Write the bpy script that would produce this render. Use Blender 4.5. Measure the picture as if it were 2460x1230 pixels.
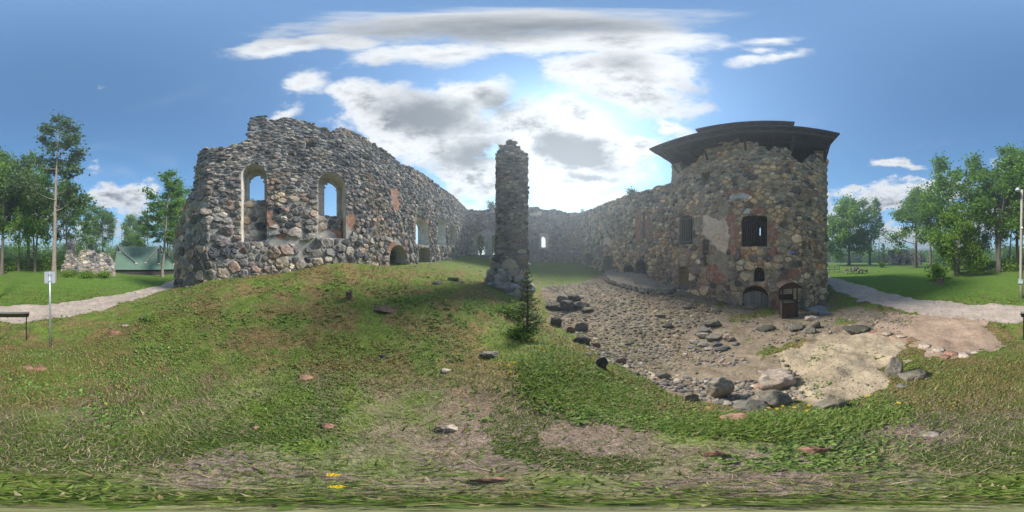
import bpy, bmesh, math, random
import numpy as np
from mathutils import Vector, Matrix, noise as mnoise
from mathutils.geometry import delaunay_2d_cdt
from mathutils.kdtree import KDTree

for o in list(bpy.data.objects):
    bpy.data.objects.remove(o)
C = bpy.context.scene.collection
SC = bpy.context.scene
R = math.radians
CAMZ = 2.4                      # lawn level is z = 0; the photographer stands on a mound
SUN_AZ, SUN_EL = 20.0, 42.0     # bearing clockwise from +Y, height above the horizon
SUN_STRENGTH = 3.0
SKY_STRENGTH = 0.09
EXPOSURE = 1.26
HAZE = 0.0048

# ------------------------------------------------------------------ camera, light, sky
cam = bpy.data.cameras.new("camera")
cam.type = 'PANO'
try:
    cam.panorama_type = 'EQUIRECTANGULAR'
except Exception:
    cam.cycles.panorama_type = 'EQUIRECTANGULAR'
cam.clip_start = 0.02
cam.clip_end = 5000
camo = bpy.data.objects.new("camera", cam)
camo.location = (0, 0, CAMZ)
camo.rotation_euler = (R(90), 0, 0)
C.objects.link(camo)
SC.camera = camo
SC.view_settings.view_transform = 'Standard'
SC.view_settings.look = 'None'
SC.view_settings.gamma = 1
SC.view_settings.exposure = EXPOSURE
SC.cycles.max_bounces = 6
SC.cycles.diffuse_bounces = 3
SC.cycles.transparent_max_bounces = 8
SC.cycles.use_denoising = True

sl = bpy.data.lights.new("sun", 'SUN')
sl.energy = SUN_STRENGTH
sl.angle = R(14)
sl.color = (1.0, 0.95, 0.86)
so = bpy.data.objects.new("sun", sl)
so.rotation_euler = (R(90 - SUN_EL), 0, R(180 - SUN_AZ))
C.objects.link(so)

world = bpy.data.worlds.new("World")
SC.world = world
world.use_nodes = True
WN = world.node_tree.nodes
WL = world.node_tree.links
WN.clear()
def wn(t, **k):
    n = WN.new(t)
    for a, b in k.items():
        setattr(n, a, b)
    return n
def wmath(op, a, b=None, clamp=False):
    n = wn('ShaderNodeMath', operation=op, use_clamp=clamp)
    for i, v in enumerate((a, b)):
        if v is None: continue
        if isinstance(v, (int, float)): n.inputs[i].default_value = v
        else: WL.new(v, n.inputs[i])
    return n.outputs[0]
def wsmooth(v, lo, hi):
    n = wn('ShaderNodeMapRange', interpolation_type='SMOOTHSTEP')
    n.inputs[1].default_value = lo; n.inputs[2].default_value = hi
    WL.new(v, n.inputs[0])
    return n.outputs[0]
sky = wn('ShaderNodeTexSky', sky_type='NISHITA')
sky.sun_disc = False
sky.sun_elevation = R(SUN_EL)
sky.sun_rotation = R(SUN_AZ)
sky.altitude = 100
sky.air_density = 1.0
sky.dust_density = 0.6
sky.ozone_density = 2.0
bg_sky = wn('ShaderNodeBackground')
bg_sky.inputs[1].default_value = SKY_STRENGTH
stint = wn('ShaderNodeMix', data_type='RGBA', blend_type='MULTIPLY')
stint.inputs[0].default_value = 1.0
stint.inputs[7].default_value = (.66, 1.0, 1.10, 1)
WL.new(sky.outputs[0], stint.inputs[6])
WL.new(stint.outputs[2], bg_sky.inputs[0])
tc = wn('ShaderNodeTexCoord')
nrm = wn('ShaderNodeVectorMath', operation='NORMALIZE')
WL.new(tc.outputs['Generated'], nrm.inputs[0])
sep = wn('ShaderNodeSeparateXYZ')
WL.new(nrm.outputs[0], sep.inputs[0])
DX, DY, DZ = sep.outputs
az = wmath('MULTIPLY', wmath('ARCTAN2', DX, DY), 180 / math.pi)
el = wmath('MULTIPLY', wmath('ARCSINE', DZ), 180 / math.pi)
# cloud layer coordinates: where the view ray meets a flat layer overhead
den = wmath('ADD', wmath('MAXIMUM', DZ, 0.0), 0.22)
cx_, cy_ = wmath('DIVIDE', DX, den), wmath('DIVIDE', DY, den)
cc = wn('ShaderNodeCombineXYZ')
WL.new(cx_, cc.inputs[0]); WL.new(cy_, cc.inputs[1])
def wnoise(scale, detail, rough, off=0.0, dist=0.0):
    n = wn('ShaderNodeTexNoise')
    n.inputs['Scale'].default_value = scale
    n.inputs['Detail'].default_value = detail
    n.inputs['Roughness'].default_value = rough
    n.inputs['Distortion'].default_value = dist
    m = wn('ShaderNodeMapping')
    m.inputs['Location'].default_value = (off, off * .7, off * .3)
    WL.new(cc.outputs[0], m.inputs[0]); WL.new(m.outputs[0], n.inputs['Vector'])
    return n.outputs[0]
n_big = wnoise(2.6, 9, .62, 3.1, .3)
n_fine = wnoise(9.0, 8, .65, 7.7)
n_shade = wnoise(2.2, 6, .55, 1.7)
n_cirrus = wnoise(1.3, 6, .6, 11.0, 1.5)
# wobble the bearings a little with noise so that the cloud bodies get billowed outlines
wob = wmath('MULTIPLY', wmath('SUBTRACT', n_big, .5), 24)
wob2 = wmath('MULTIPLY', wmath('SUBTRACT', n_shade, .5), 16)
ae = wn('ShaderNodeCombineXYZ')
WL.new(wmath('ADD', az, wob), ae.inputs[0]); WL.new(wmath('ADD', el, wob2), ae.inputs[1])
def blobs(lst):
    cur = None
    for (a, e, sa, se, rot, w) in lst:
        m = wn('ShaderNodeMapping', vector_type='TEXTURE')
        m.inputs['Location'].default_value = (a, e, 0)
        m.inputs['Rotation'].default_value = (0, 0, R(rot))
        m.inputs['Scale'].default_value = (sa, se, 1)
        WL.new(ae.outputs[0], m.inputs[0])
        ln = wn('ShaderNodeVectorMath', operation='LENGTH')
        WL.new(m.outputs[0], ln.inputs[0])
        v = wmath('MULTIPLY', wmath('SUBTRACT', 1.0, ln.outputs['Value']), w)
        cur = v if cur is None else wmath('MAXIMUM', cur, v)
    return cur
#            bearing  elev  half-widths  tilt  weight
CLOUDS = [(-29, 46, 34, 19, -6, 1.3), (-50, 56, 13, 8, 0, .9), (-14, 58, 20, 10, 0, 1.0), (4, 45, 26, 14, -10, 1.05),
          (-12, 29, 26, 9, -8, .95), (24, 36, 28, 13, 0, 1.15), (36, 66, 34, 8, -4, .85), (44, 57, 24, 8, -12, .72),
          (56, 47, 15, 4, -25, .65), (30, 27, 22, 6, 5, .75), (47, 38, 12, 8, 0, .65), (24, 52, 16, 8, -20, .6),
          (-5, 83, 120, 8, 0, .95), (28, 76, 64, 7, 0, .85), (-20, 73, 36, 5, 6, .7), (-78, 74, 22, 5, 4, .62), (-62, 77, 22, 5, 0, .62), (92, 76, 24, 3.6, 8, .65), (96, 71, 15, 3, 14, .6), (88, 72, 8, 2, 0, .5),
          (-79, 51, 8, 3, 20, .6), (-70, 60, 7, 4, 10, .35), (-145, 59, 6, 3, -15, .42), (-137, 18, 15, 8, 0, .8), (-128, 22, 7, 5, 0, .5), (-148, 33, 6, 3, 0, .4),
          (140, 33, 14, 2.6, 5, .55), (130, 20, 15, 6, 0, .8), (150, 24, 12, 5, 0, .8), (114, 13, 13, 9, 0, .8), (165, 14, 18, 12, 0, .7), (172, 34, 10, 3, 0, .55),
          (34, 17, 14, 4, 8, .75), (-20, 19, 16, 7, 0, .45), (-165, 15, 16, 7, 0, .6), (-152, 8, 40, 7, 0, .5), (140, 7, 50, 8, 0, .6), (0, 11, 60, 6, 0, .35)]
GREYS = [(-28, 48, 26, 13, -10, 1.1), (-12, 36, 20, 9, 0, .9), (-4, 54, 16, 8, 0, .7), (22, 37, 19, 7.5, -14, 1.7), (26, 27, 16, 3, 0, .9), (0, 81, 110, 7, 0, .75), (40, 67, 22, 5, 0, .65), (-70, 76, 30, 5, 0, .3)]
body = blobs(CLOUDS)
grey = blobs(GREYS)
cover = wmath('ADD', body, wmath('ADD', wmath('MULTIPLY', wmath('SUBTRACT', n_big, .52), 2.0), wmath('MULTIPLY', wmath('SUBTRACT', n_fine, .5), 1.0)))
mask = wsmooth(cover, .0, .42)
cirrus = wmath('MULTIPLY', wsmooth(n_cirrus, .5, .95), wmath('MULTIPLY', wsmooth(el, 75, 30), .35))
mask = wmath('MAXIMUM', mask, cirrus)
shade = wsmooth(wmath('ADD', wmath('MAXIMUM', grey, wmath('MULTIPLY', wsmooth(cover, .3, 1.3), .8)), wmath('ADD', wmath('MULTIPLY', wmath('SUBTRACT', n_shade, .5), 1.1), wmath('MULTIPLY', wmath('SUBTRACT', n_fine, .5), .9))), -.12, .85)
cmix = wn('ShaderNodeMix', data_type='RGBA')
cmix.inputs[6].default_value = (.46, .472, .485, 1)
cmix.inputs[7].default_value = (.105, .118, .135, 1)
WL.new(shade, cmix.inputs[0])
bg_cloud = wn('ShaderNodeBackground')
bg_cloud.inputs[1].default_value = 0.85
WL.new(cmix.outputs[2], bg_cloud.inputs[0])
mx = wn('ShaderNodeMixShader')
WL.new(mask, mx.inputs[0]); WL.new(bg_sky.outputs[0], mx.inputs[1]); WL.new(bg_cloud.outputs[0], mx.inputs[2])
wo = wn('ShaderNodeOutputWorld')
WL.new(mx.outputs[0], wo.inputs[0])

# ------------------------------------------------------------------ helpers
rng = np.random.default_rng(7)
def bearing(px): return (px - 1230) / 2460 * 2 * math.pi
def elev(py): return (615 - py) / 1230 * math.pi
def polar(px, d, z=0.0):
    a = bearing(px)
    return np.array([math.sin(a) * d, math.cos(a) * d, z])

def mesh_np(name, V, faces, mats=None, matidx=None, attrs=None, parent=None, smooth=True, flat_mat=None):
    """V (n,3); faces = list of int arrays (m,k); matidx = list of int arrays or ints per block"""
    me = bpy.data.meshes.new(name)
    V = np.asarray(V, dtype=np.float32)
    me.vertices.add(len(V))
    me.vertices.foreach_set('co', V.ravel())
    faces = [np.asarray(f, dtype=np.int32) for f in faces if len(f)]
    tot = sum(f.size for f in faces)
    npoly = sum(len(f) for f in faces)
    me.loops.add(tot)
    me.loops.foreach_set('vertex_index', np.concatenate([f.ravel() for f in faces]))
    me.polygons.add(npoly)
    sizes = np.concatenate([np.full(len(f), f.shape[1], dtype=np.int32) for f in faces])
    starts = np.concatenate([[0], np.cumsum(sizes)[:-1]]).astype(np.int32)
    me.polygons.foreach_set('loop_start', starts)
    if matidx is not None:
        mi = []
        for f, m in zip(faces, matidx):
            mi.append(np.full(len(f), m, dtype=np.int32) if np.isscalar(m) else np.asarray(m, dtype=np.int32))
        me.polygons.foreach_set('material_index', np.concatenate(mi))
    sm = np.full(npoly, smooth, dtype=bool)
    if flat_mat is not None and matidx is not None: sm &= np.concatenate(mi) != flat_mat
    me.polygons.foreach_set('use_smooth', sm)
    for an, av in (attrs or {}).items():
        av = np.asarray(av, dtype=np.float32)
        if av.ndim == 1:
            a = me.attributes.new(an, 'FLOAT', 'POINT'); a.data.foreach_set('value', av)
        else:
            a = me.attributes.new(an, 'FLOAT_VECTOR', 'POINT'); a.data.foreach_set('vector', av.ravel())
    me.update(calc_edges=True)
    me.validate()
    ob = bpy.data.objects.new(name, me)
    C.objects.link(ob)
    for m in (mats if isinstance(mats, (list, tuple)) else [mats]):
        if m is not None: me.materials.append(m)
    if parent is not None: ob.parent = parent
    return ob

class MB:
    """collects simple shapes into one mesh"""
    def __init__(s): s.V = []; s.F = {}; s.n = 0; s.rnd = []
    def add(s, V, faces, rnd=None):
        V = np.asarray(V, float)
        for f in faces:
            f = np.asarray(f, int)
            s.F.setdefault(f.shape[1], []).append(f + s.n)
        s.V.append(V); s.n += len(V)
        s.rnd.append(np.full(len(V), random.random() if rnd is None else rnd) if np.isscalar(rnd) or rnd is None else rnd)
    def box(s, c, size, rot=None, rnd=None):
        x, y, z = np.array(size) / 2
        v = np.array([[-x, -y, -z], [x, -y, -z], [x, y, -z], [-x, y, -z], [-x, -y, z], [x, -y, z], [x, y, z], [-x, y, z]])
        if rot is not None: v = v @ np.array(rot.to_3x3() if hasattr(rot, 'to_3x3') else rot).T
        s.add(v + np.array(c), [[[0, 3, 2, 1], [4, 5, 6, 7], [0, 1, 5, 4], [1, 2, 6, 5], [2, 3, 7, 6], [3, 0, 4, 7]]], rnd)
    def hexa(s, v, rnd=None):
        s.add(v, [[[0, 3, 2, 1], [4, 5, 6, 7], [0, 1, 5, 4], [1, 2, 6, 5], [2, 3, 7, 6], [3, 0, 4, 7]]], rnd)
    def bar(s, a, b, w, h, up=(0, 0, 1), rnd=None):
        a, b = Vector(a), Vector(b); d = (b - a); L = d.length; d.normalize()
        u = Vector(up)
        if abs(d.dot(u)) > .98: u = Vector((1, 0, 0))
        x = d.cross(u).normalized(); y = x.cross(d).normalized()
        M = np.array([[x[i], d[i], y[i]] for i in range(3)])
        s.box((np.array(a) + np.array(b)) / 2, (w, L, h), M, rnd)
    def tube(s, pts, rad, n=6, rnd=None, cap=True):
        pts = np.asarray(pts, float); k = len(pts)
        rad = np.broadcast_to(np.asarray(rad, float), (k,))
        t = np.gradient(pts, axis=0); t /= np.linalg.norm(t, axis=1)[:, None] + 1e-9
        ref = np.array([0, 0, 1.0]) if abs(t[0][2]) < .9 else np.array([1.0, 0, 0])
        u = np.cross(t, ref); u /= np.linalg.norm(u, axis=1)[:, None] + 1e-9
        v = np.cross(t, u)
        an = np.linspace(0, 2 * np.pi, n, endpoint=False)
        ring = pts[:, None] + rad[:, None, None] * (np.cos(an)[None, :, None] * u[:, None] + np.sin(an)[None, :, None] * v[:, None])
        i = np.arange(k - 1)[:, None] * n; j = np.arange(n)[None]
        q = np.stack([i + j, i + (j + 1) % n, i + n + (j + 1) % n, i + n + j], -1).reshape(-1, 4)
        V = ring.reshape(-1, 3); F = [q]
        if cap:
            V = np.vstack([V, pts[:1], pts[-1:]]); jj = np.arange(n)
            F.append(np.stack([np.full(n, k * n), (jj + 1) % n, jj], -1))
            F.append(np.stack([np.full(n, k * n + 1), (k - 1) * n + jj, (k - 1) * n + (jj + 1) % n], -1))
        s.add(V, F, rnd)
    def build(s, name, mat, parent=None, smooth=False, loc=None):
        V = np.vstack(s.V)
        fl = [np.vstack(x) for x in s.F.values()]
        ob = mesh_np(name, V - (np.array(loc) if loc is not None else 0), fl, mat, attrs={'rnd': np.concatenate(s.rnd)}, parent=parent, smooth=smooth)
        if loc is not None: ob.location = loc
        return ob

def tag(o, label=None, cat=None, group=None, kind=None):
    if label: o['label'] = label
    if cat: o['category'] = cat
    if group: o['group'] = group
    if kind: o['kind'] = kind
    return o
def empty(name, loc=(0, 0, 0), rz=0.0):
    o = bpy.data.objects.new(name, None)
    o.empty_display_size = .3
    o.location = loc; o.rotation_euler = (0, 0, rz)
    C.objects.link(o)
    return o
def copy_tree(o, parent=None):
    c = o.copy(); C.objects.link(c)
    if parent: c.parent = parent
    for ch in list(o.children): copy_tree(ch, c)
    return c

def inpoly(x, y, P):
    P = np.asarray(P, float); x = np.asarray(x); y = np.asarray(y)
    r = np.zeros(x.shape, bool)
    x1, y1 = P[-1]
    for x2, y2 in P:
        c = (y1 > y) != (y2 > y)
        if y1 != y2:
            r ^= c & (x < (x2 - x1) * (y - y1) / (y2 - y1) + x1)
        x1, y1 = x2, y2
    return r

# value noise, vectorised
_perm = np.random.default_rng(3).random((64, 64))
def vnoise(x, y, f=1.0):
    x = np.asarray(x) * f; y = np.asarray(y) * f
    xi = np.floor(x).astype(int); yi = np.floor(y).astype(int)
    u = x - xi; v = y - yi
    u = u * u * (3 - 2 * u); v = v * v * (3 - 2 * v)
    g = lambda a, b: _perm[a % 64, b % 64]
    return (g(xi, yi) * (1 - u) + g(xi + 1, yi) * u) * (1 - v) + (g(xi, yi + 1) * (1 - u) + g(xi + 1, yi + 1) * u) * v - .5
def fbm(x, y, f=1.0, o=4):
    s = 0; a = 1.0
    for k in range(o):
        s = s + a * vnoise(np.asarray(x) + 17 * k, np.asarray(y) - 9 * k, f); f *= 2.03; a *= .5
    return s

# ------------------------------------------------------------------ materials
def mat(name):
    m = bpy.data.materials.new(name); m.use_nodes = True
    return m, m.node_tree.nodes, m.node_tree.links, m.node_tree.nodes['Principled BSDF']
def ramp(N, L, src, stops, interp='LINEAR'):
    r = N.new('ShaderNodeValToRGB'); cr = r.color_ramp; cr.interpolation = interp
    while len(cr.elements) < len(stops): cr.elements.new(.5)
    for e, (p, c) in zip(cr.elements, stops):
        e.position = p; e.color = (*c, 1)
    if src is not None: L.new(src, r.inputs[0])
    return r.outputs[0]
def attr(N, name):
    a = N.new('ShaderNodeAttribute'); a.attribute_name = name; return a
def nz(N, L, scale, detail=5, rough=.6, vec=None, dist=0):
    n = N.new('ShaderNodeTexNoise')
    n.inputs['Scale'].default_value = scale; n.inputs['Detail'].default_value = detail; n.inputs['Roughness'].default_value = rough
    n.inputs['Distortion'].default_value = dist
    if vec is None:
        vec = N.new('ShaderNodeTexCoord').outputs['Object']
    L.new(vec, n.inputs['Vector'])
    return n.outputs[0]
def mixc(N, L, fac, a, b, mode='MIX'):
    m = N.new('ShaderNodeMix'); m.data_type = 'RGBA'; m.blend_type = mode
    for i, v in ((0, fac), (6, a), (7, b)):
        if isinstance(v, (int, float)): m.inputs[i].default_value = v
        elif isinstance(v, tuple): m.inputs[i].default_value = (*v, 1)
        else: L.new(v, m.inputs[i])
    return m.outputs[2]
def mrange(N, L, v, a, b, c=0.0, d=1.0):
    n = N.new('ShaderNodeMapRange'); n.interpolation_type = 'SMOOTHSTEP'
    for i, x in enumerate((a, b, c, d)): n.inputs[i + 1].default_value = x
    L.new(v, n.inputs[0]); return n.outputs[0]
def bump(N, L, b, h, strength=.4, dist=.02):
    n = N.new('ShaderNodeBump'); n.inputs['Strength'].default_value = strength; n.inputs['Distance'].default_value = dist
    L.new(h, n.inputs['Height']); L.new(n.outputs[0], b.inputs['Normal'])

def stone_mat(name, stops, lichen=(.42, .42, .38), lich_lo=.60, moss=0.0, bumpd=.03, gain=1.0, tint=(1.06, .99, .88)):
    m, N, L, b = mat(name)
    stops = [(p, tuple(min(1.0, gain * x * t_) for x, t_ in zip(c, tint))) for p, c in stops]
    c = ramp(N, L, attr(N, 'rnd').outputs['Fac'], stops)
    n1 = nz(N, L, 5, 6, .7); n2 = nz(N, L, 22, 5, .7); n3 = nz(N, L, 1.1, 4, .6)
    c = mixc(N, L, 1.0, c, ramp(N, L, n1, [(.25, (.55, .55, .56)), (.55, (1, 1, 1)), (.8, (1.35, 1.3, 1.22))]), 'MULTIPLY')
    c = mixc(N, L, 1.0, c, ramp(N, L, n2, [(.3, (.62, .62, .63)), (.7, (1.3, 1.3, 1.28))]), 'MULTIPLY')
    c = mixc(N, L, mrange(N, L, n1, lich_lo, lich_lo + .12), c, lichen)
    c = mixc(N, L, mrange(N, L, n3, .5, .72, 0, .6), c, (.045, .047, .05))
    n5 = nz(N, L, .45, 3, .5)
    c = mixc(N, L, 1.0, c, ramp(N, L, n5, [(.35, (.72, .74, .78)), (.5, (1, 1, 1)), (.65, (1.3, 1.16, .98))]), 'MULTIPLY')
    if moss:
        g = N.new('ShaderNodeNewGeometry'); s = N.new('ShaderNodeSeparateXYZ'); L.new(g.outputs['Normal'], s.inputs[0])
        mm = N.new('ShaderNodeMath'); mm.operation = 'MULTIPLY'
        L.new(mrange(N, L, s.outputs[2], .45, .9), mm.inputs[0]); L.new(mrange(N, L, n1, .40, .58, 0, moss), mm.inputs[1])
        c = mixc(N, L, mm.outputs[0], c, (.085, .075, .018))
    L.new(c, b.inputs['Base Color'])
    b.inputs['Roughness'].default_value = .9
    b.inputs['Specular IOR Level'].default_value = .25
    bump(N, L, b, n2, .55, bumpd)
    return m
GREY_PAL = [(0, (.05, .055, .065)), (.18, (.10, .105, .115)), (.36, (.17, .17, .17)), (.52, (.22, .205, .185)), (.66, (.14, .145, .16)), (.76, (.19, .14, .125)), (.86, (.26, .245, .22)), (.95, (.34, .32, .29)), (1, (.2, .13, .11))]
WARM_PAL = [(0, (.05, .052, .06)), (.16, (.12, .115, .115)), (.34, (.22, .195, .16)), (.5, (.29, .245, .175)), (.62, (.15, .15, .155)), (.74, (.20, .125, .10)), (.86, (.30, .265, .2)), (.95, (.36, .33, .28)), (1, (.27, .14, .09))]
M = {}
M['stone_left'] = stone_mat('fieldstone_grey', GREY_PAL, lichen=(.42, .41, .38), lich_lo=.6, gain=1.9, tint=(1.05, .99, .94))
M['stone_tower'] = stone_mat('fieldstone_warm', WARM_PAL, lichen=(.5, .44, .34), gain=2.45, tint=(1.12, .98, .82))
M['stone_dark'] = stone_mat('fieldstone_dark', GREY_PAL, lich_lo=.64, gain=1.9, tint=(1.05, .99, .94))
M['boulder'] = stone_mat('boulder', GREY_PAL, moss=.55, lich_lo=.58, bumpd=.025, gain=1.15)
M['rubble'] = stone_mat('rubble', [(0, (.07, .075, .085)), (.3, (.16, .16, .165)), (.6, (.25, .235, .22)), (.8, (.33, .31, .29)), (.93, (.42, .4, .37)), (1, (.3, .17, .14))], bumpd=.01, gain=1.1)
M['pink_stone'] = stone_mat('pink_granite', [(0, (.2, .11, .09)), (1, (.36, .22, .18))], lich_lo=.7, bumpd=.01)
M['pale_stone'] = stone_mat('pale_limestone', [(0, (.38, .33, .3)), (1, (.55, .5, .46))], lich_lo=.7, bumpd=.01)
M['cobble'] = stone_mat('cobble', [(0, (.07, .065, .055)), (.4, (.14, .13, .11)), (.75, (.21, .195, .165)), (1, (.33, .31, .27))], lich_lo=.72, bumpd=.008)
M['wood_stump'] = stone_mat('old_stump_wood', [(0, (.13, .10, .08)), (1, (.26, .2, .15))], lich_lo=.7, bumpd=.03)

def mortar_mat(name, base, dark):
    m, N, L, b = mat(name)
    n1 = nz(N, L, 3, 8, .7); n2 = nz(N, L, 30, 4, .7)
    c = ramp(N, L, n1, [(.3, dark), (.62, base), (.8, tuple(min(1, x * 1.3) for x in base))])
    c = mixc(N, L, 1.0, c, ramp(N, L, n2, [(.3, (.6, .6, .6)), (.7, (1.25, 1.25, 1.25))]), 'MULTIPLY')
    L.new(c, b.inputs['Base Color']); b.inputs['Roughness'].default_value = .95
    bump(N, L, b, n1, .8, .05)
    return m
M['mortar'] = mortar_mat('lime_mortar', (.56, .52, .47), (.30, .28, .26))
M['mortar_dark'] = mortar_mat('weathered_mortar', (.33, .31, .29), (.16, .155, .15))
M['mortar_warm'] = mortar_mat('sandy_mortar', (.50, .41, .30), (.26, .21, .16))
def plaster_mat(name, a, bcol):
    m, N, L, b = mat(name)
    n1 = nz(N, L, 2.2, 8, .68); n2 = nz(N, L, 14, 6, .7)
    c = ramp(N, L, n1, [(.32, bcol), (.5, a), (.7, tuple(min(1, x * 1.15) for x in a))])
    c = mixc(N, L, mrange(N, L, n2, .53, .66), c, tuple(x * .55 for x in bcol))
    L.new(c, b.inputs['Base Color']); b.inputs['Roughness'].default_value = .92
    bump(N, L, b, n2, .5, .02)
    return m
M['plaster'] = plaster_mat('old_plaster', (.56, .52, .46), (.36, .29, .24))
M['plaster_pink'] = plaster_mat('pinkish_plaster', (.84, .65, .48), (.62, .37, .22))
M['plaster_white'] = plaster_mat('white_lime_plaster', (.64, .62, .57), (.38, .33, .28))
def brick_mat():
    m, N, L, b = mat('old_red_brick')
    a = attr(N, 'wuv')
    t = N.new('ShaderNodeTexBrick')
    t.inputs['Scale'].default_value = 1.0
    t.inputs['Brick Width'].default_value = .27; t.inputs['Row Height'].default_value = .085
    t.inputs['Mortar Size'].default_value = .011
    t.inputs['Color1'].default_value = (.50, .15, .065, 1); t.inputs['Color2'].default_value = (.56, .24, .13, 1); t.inputs['Mortar'].default_value = (.36, .31, .26, 1)
    wob = N.new('ShaderNodeMix'); wob.data_type = 'VECTOR'
    n0 = N.new('ShaderNodeTexNoise'); n0.inputs['Scale'].default_value = 5
    L.new(a.outputs['Vector'], n0.inputs['Vector'])
    wob.inputs[0].default_value = .045
    L.new(a.outputs['Vector'], wob.inputs[4]); L.new(n0.outputs['Color'], wob.inputs[5])
    L.new(wob.outputs[1], t.inputs['Vector'])
    n1 = nz(N, L, 4, 7, .7)
    c = mixc(N, L, 1.0, t.outputs['Color'], ramp(N, L, n1, [(.3, (.45, .45, .48)), (.6, (1.1, 1.1, 1.1))]), 'MULTIPLY')
    c = mixc(N, L, mrange(N, L, n1, .52, .64), c, (.42, .37, .31))
    L.new(c, b.inputs['Base Color']); b.inputs['Roughness'].default_value = .9
    bump(N, L, b, t.outputs['Fac'], -.6, .02)
    return m
M['brick'] = brick_mat()
def wood_mat(name, a, bcol, rough=.85):
    m, N, L, b = mat(name)
    tcn = N.new('ShaderNodeTexCoord'); mp = N.new('ShaderNodeMapping'); mp.inputs['Scale'].default_value = (9, 9, .8)
    L.new(tcn.outputs['Object'], mp.inputs[0])
    n1 = nz(N, L, 3, 6, .65, mp.outputs[0]); 
    c = ramp(N, L, n1, [(.3, a), (.7, bcol)])
    c = mixc(N, L, .5, c, ramp(N, L, attr(N, 'rnd').outputs['Fac'], [(0, tuple(x * .6 for x in a)), (1, tuple(x * 1.2 for x in bcol))]))
    L.new(c, b.inputs['Base Color']); b.inputs['Roughness'].default_value = rough
    bump(N, L, b, n1, .4, .01)
    return m
M['wood_grey'] = wood_mat('weathered_grey_wood', (.15, .14, .13), (.30, .28, .26))
M['wood_dark'] = wood_mat('dark_stained_wood', (.02, .017, .017), (.05, .04, .038))
M['wood_brown'] = wood_mat('brown_stained_wood', (.05, .032, .025), (.10, .065, .05))
M['wood_door'] = wood_mat('ochre_plank_wood', (.2, .13, .065), (.36, .25, .13))
M['wood_beam'] = wood_mat('pale_timber', (.22, .2, .17), (.4, .37, .32))
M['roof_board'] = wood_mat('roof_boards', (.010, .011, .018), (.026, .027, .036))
M['roof_top'] = wood_mat('roof_shingles', (.10, .09, .085), (.19, .175, .16))
def plain(name, c, rough=.5, metal=0.0, var=.25, sc=6):
    m, N, L, b = mat(name)
    n1 = nz(N, L, sc, 6, .65)
    L.new(ramp(N, L, n1, [(.3, tuple(x * (1 - var) for x in c)), (.7, tuple(min(1, x * (1 + var)) for x in c))]), b.inputs['Base Color'])
    b.inputs['Roughness'].default_value = rough; b.inputs['Metallic'].default_value = metal
    bump(N, L, b, n1, .1, .01)
    return m
M['galv'] = plain('galvanised_steel', (.42, .46, .52), .45, .6, .12)
M['galv_plate'] = plain('grey_sign_back', (.36, .40, .47), .5, .3, .1)
M['black_metal'] = plain('black_painted_metal', (.018, .018, .02), .45)
M['panel_dark'] = plain('dark_printed_panel', (.02, .03, .034), .35)
M['iron'] = plain('dark_iron', (.03, .028, .027), .6, .3)
M['white_paint'] = plain('white_paint', (.75, .75, .74), .5)
M['blue_paint'] = plain('blue_paint', (.03, .11, .42), .5)
M['lamp_glass'] = plain('lamp_glass', (.6, .62, .62), .2)
M['box_grey'] = plain('grey_junction_box', (.36, .42, .48), .5)
M['slab'] = plain('slate_slab', (.2, .22, .25), .8, 0, .3, 3)
def roof_green():
    m, N, L, b = mat('green_sheet_roof')
    n1 = nz(N, L, 1.2, 6, .6)
    a = attr(N, 'wuv'); w = N.new('ShaderNodeTexWave'); w.inputs['Scale'].default_value = 1.4; w.bands_direction = 'X'
    L.new(a.outputs['Vector'], w.inputs['Vector'])
    c = ramp(N, L, n1, [(.3, (.07, .135, .095)), (.7, (.10, .175, .125))])
    L.new(c, b.inputs['Base Color']); b.inputs['Roughness'].default_value = .55
    bump(N, L, b, w.outputs['Fac'], .25, .03)
    return m
M['green_roof'] = roof_green()
def bark(name, a, c2):
    m, N, L, b = mat(name)
    tcn = N.new('ShaderNodeTexCoord'); mp = N.new('ShaderNodeMapping'); mp.inputs['Scale'].default_value = (6, 6, 1)
    L.new(tcn.outputs['Object'], mp.inputs[0])
    n1 = nz(N, L, 2.5, 7, .7, mp.outputs[0])
    L.new(ramp(N, L, n1, [(.32, a), (.68, c2)]), b.inputs['Base Color']); b.inputs['Roughness'].default_value = .95
    bump(N, L, b, n1, .8, .05)
    return m
M['bark'] = bark('grey_bark', (.07, .06, .05), (.2, .175, .145))
M['bark_pale'] = bark('pale_bark', (.15, .125, .10), (.33, .28, .23))
def leaf_mat(name, stops, transl=.35, rough=.6):
    m, N, L, b = mat(name)
    c = ramp(N, L, attr(N, 'rnd').outputs['Fac'], stops)
    L.new(c, b.inputs['Base Color']); b.inputs['Roughness'].default_value = rough
    b.inputs['Specular IOR Level'].default_value = .3
    t = N.new('ShaderNodeBsdfTranslucent'); L.new(mixc(N, L, 1.0, c, (1.3, 1.45, .7), 'MULTIPLY'), t.inputs[0])
    mx = N.new('ShaderNodeMixShader'); mx.inputs[0].default_value = transl
    L.new(b.outputs[0], mx.inputs[1]); L.new(t.outputs[0], mx.inputs[2])
    L.new(mx.outputs[0], N['Material Output'].inputs[0])
    return m
M['leaf_mid'] = leaf_mat('leaf_mid_green', [(0, (.055, .12, .022)), (.5, (.115, .215, .034)), (1, (.21, .32, .06))], .42)
M['leaf_fresh'] = leaf_mat('leaf_fresh_green', [(0, (.07, .14, .018)), (.5, (.135, .235, .028)), (1, (.23, .34, .045))])
M['leaf_blue'] = leaf_mat('leaf_grey_green', [(0, (.05, .085, .038)), (.5, (.085, .135, .055)), (1, (.13, .185, .075))])
M['needle'] = leaf_mat('spruce_needle', [(0, (.045, .075, .028)), (.6, (.085, .135, .04)), (1, (.16, .2, .06))], .2)
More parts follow.
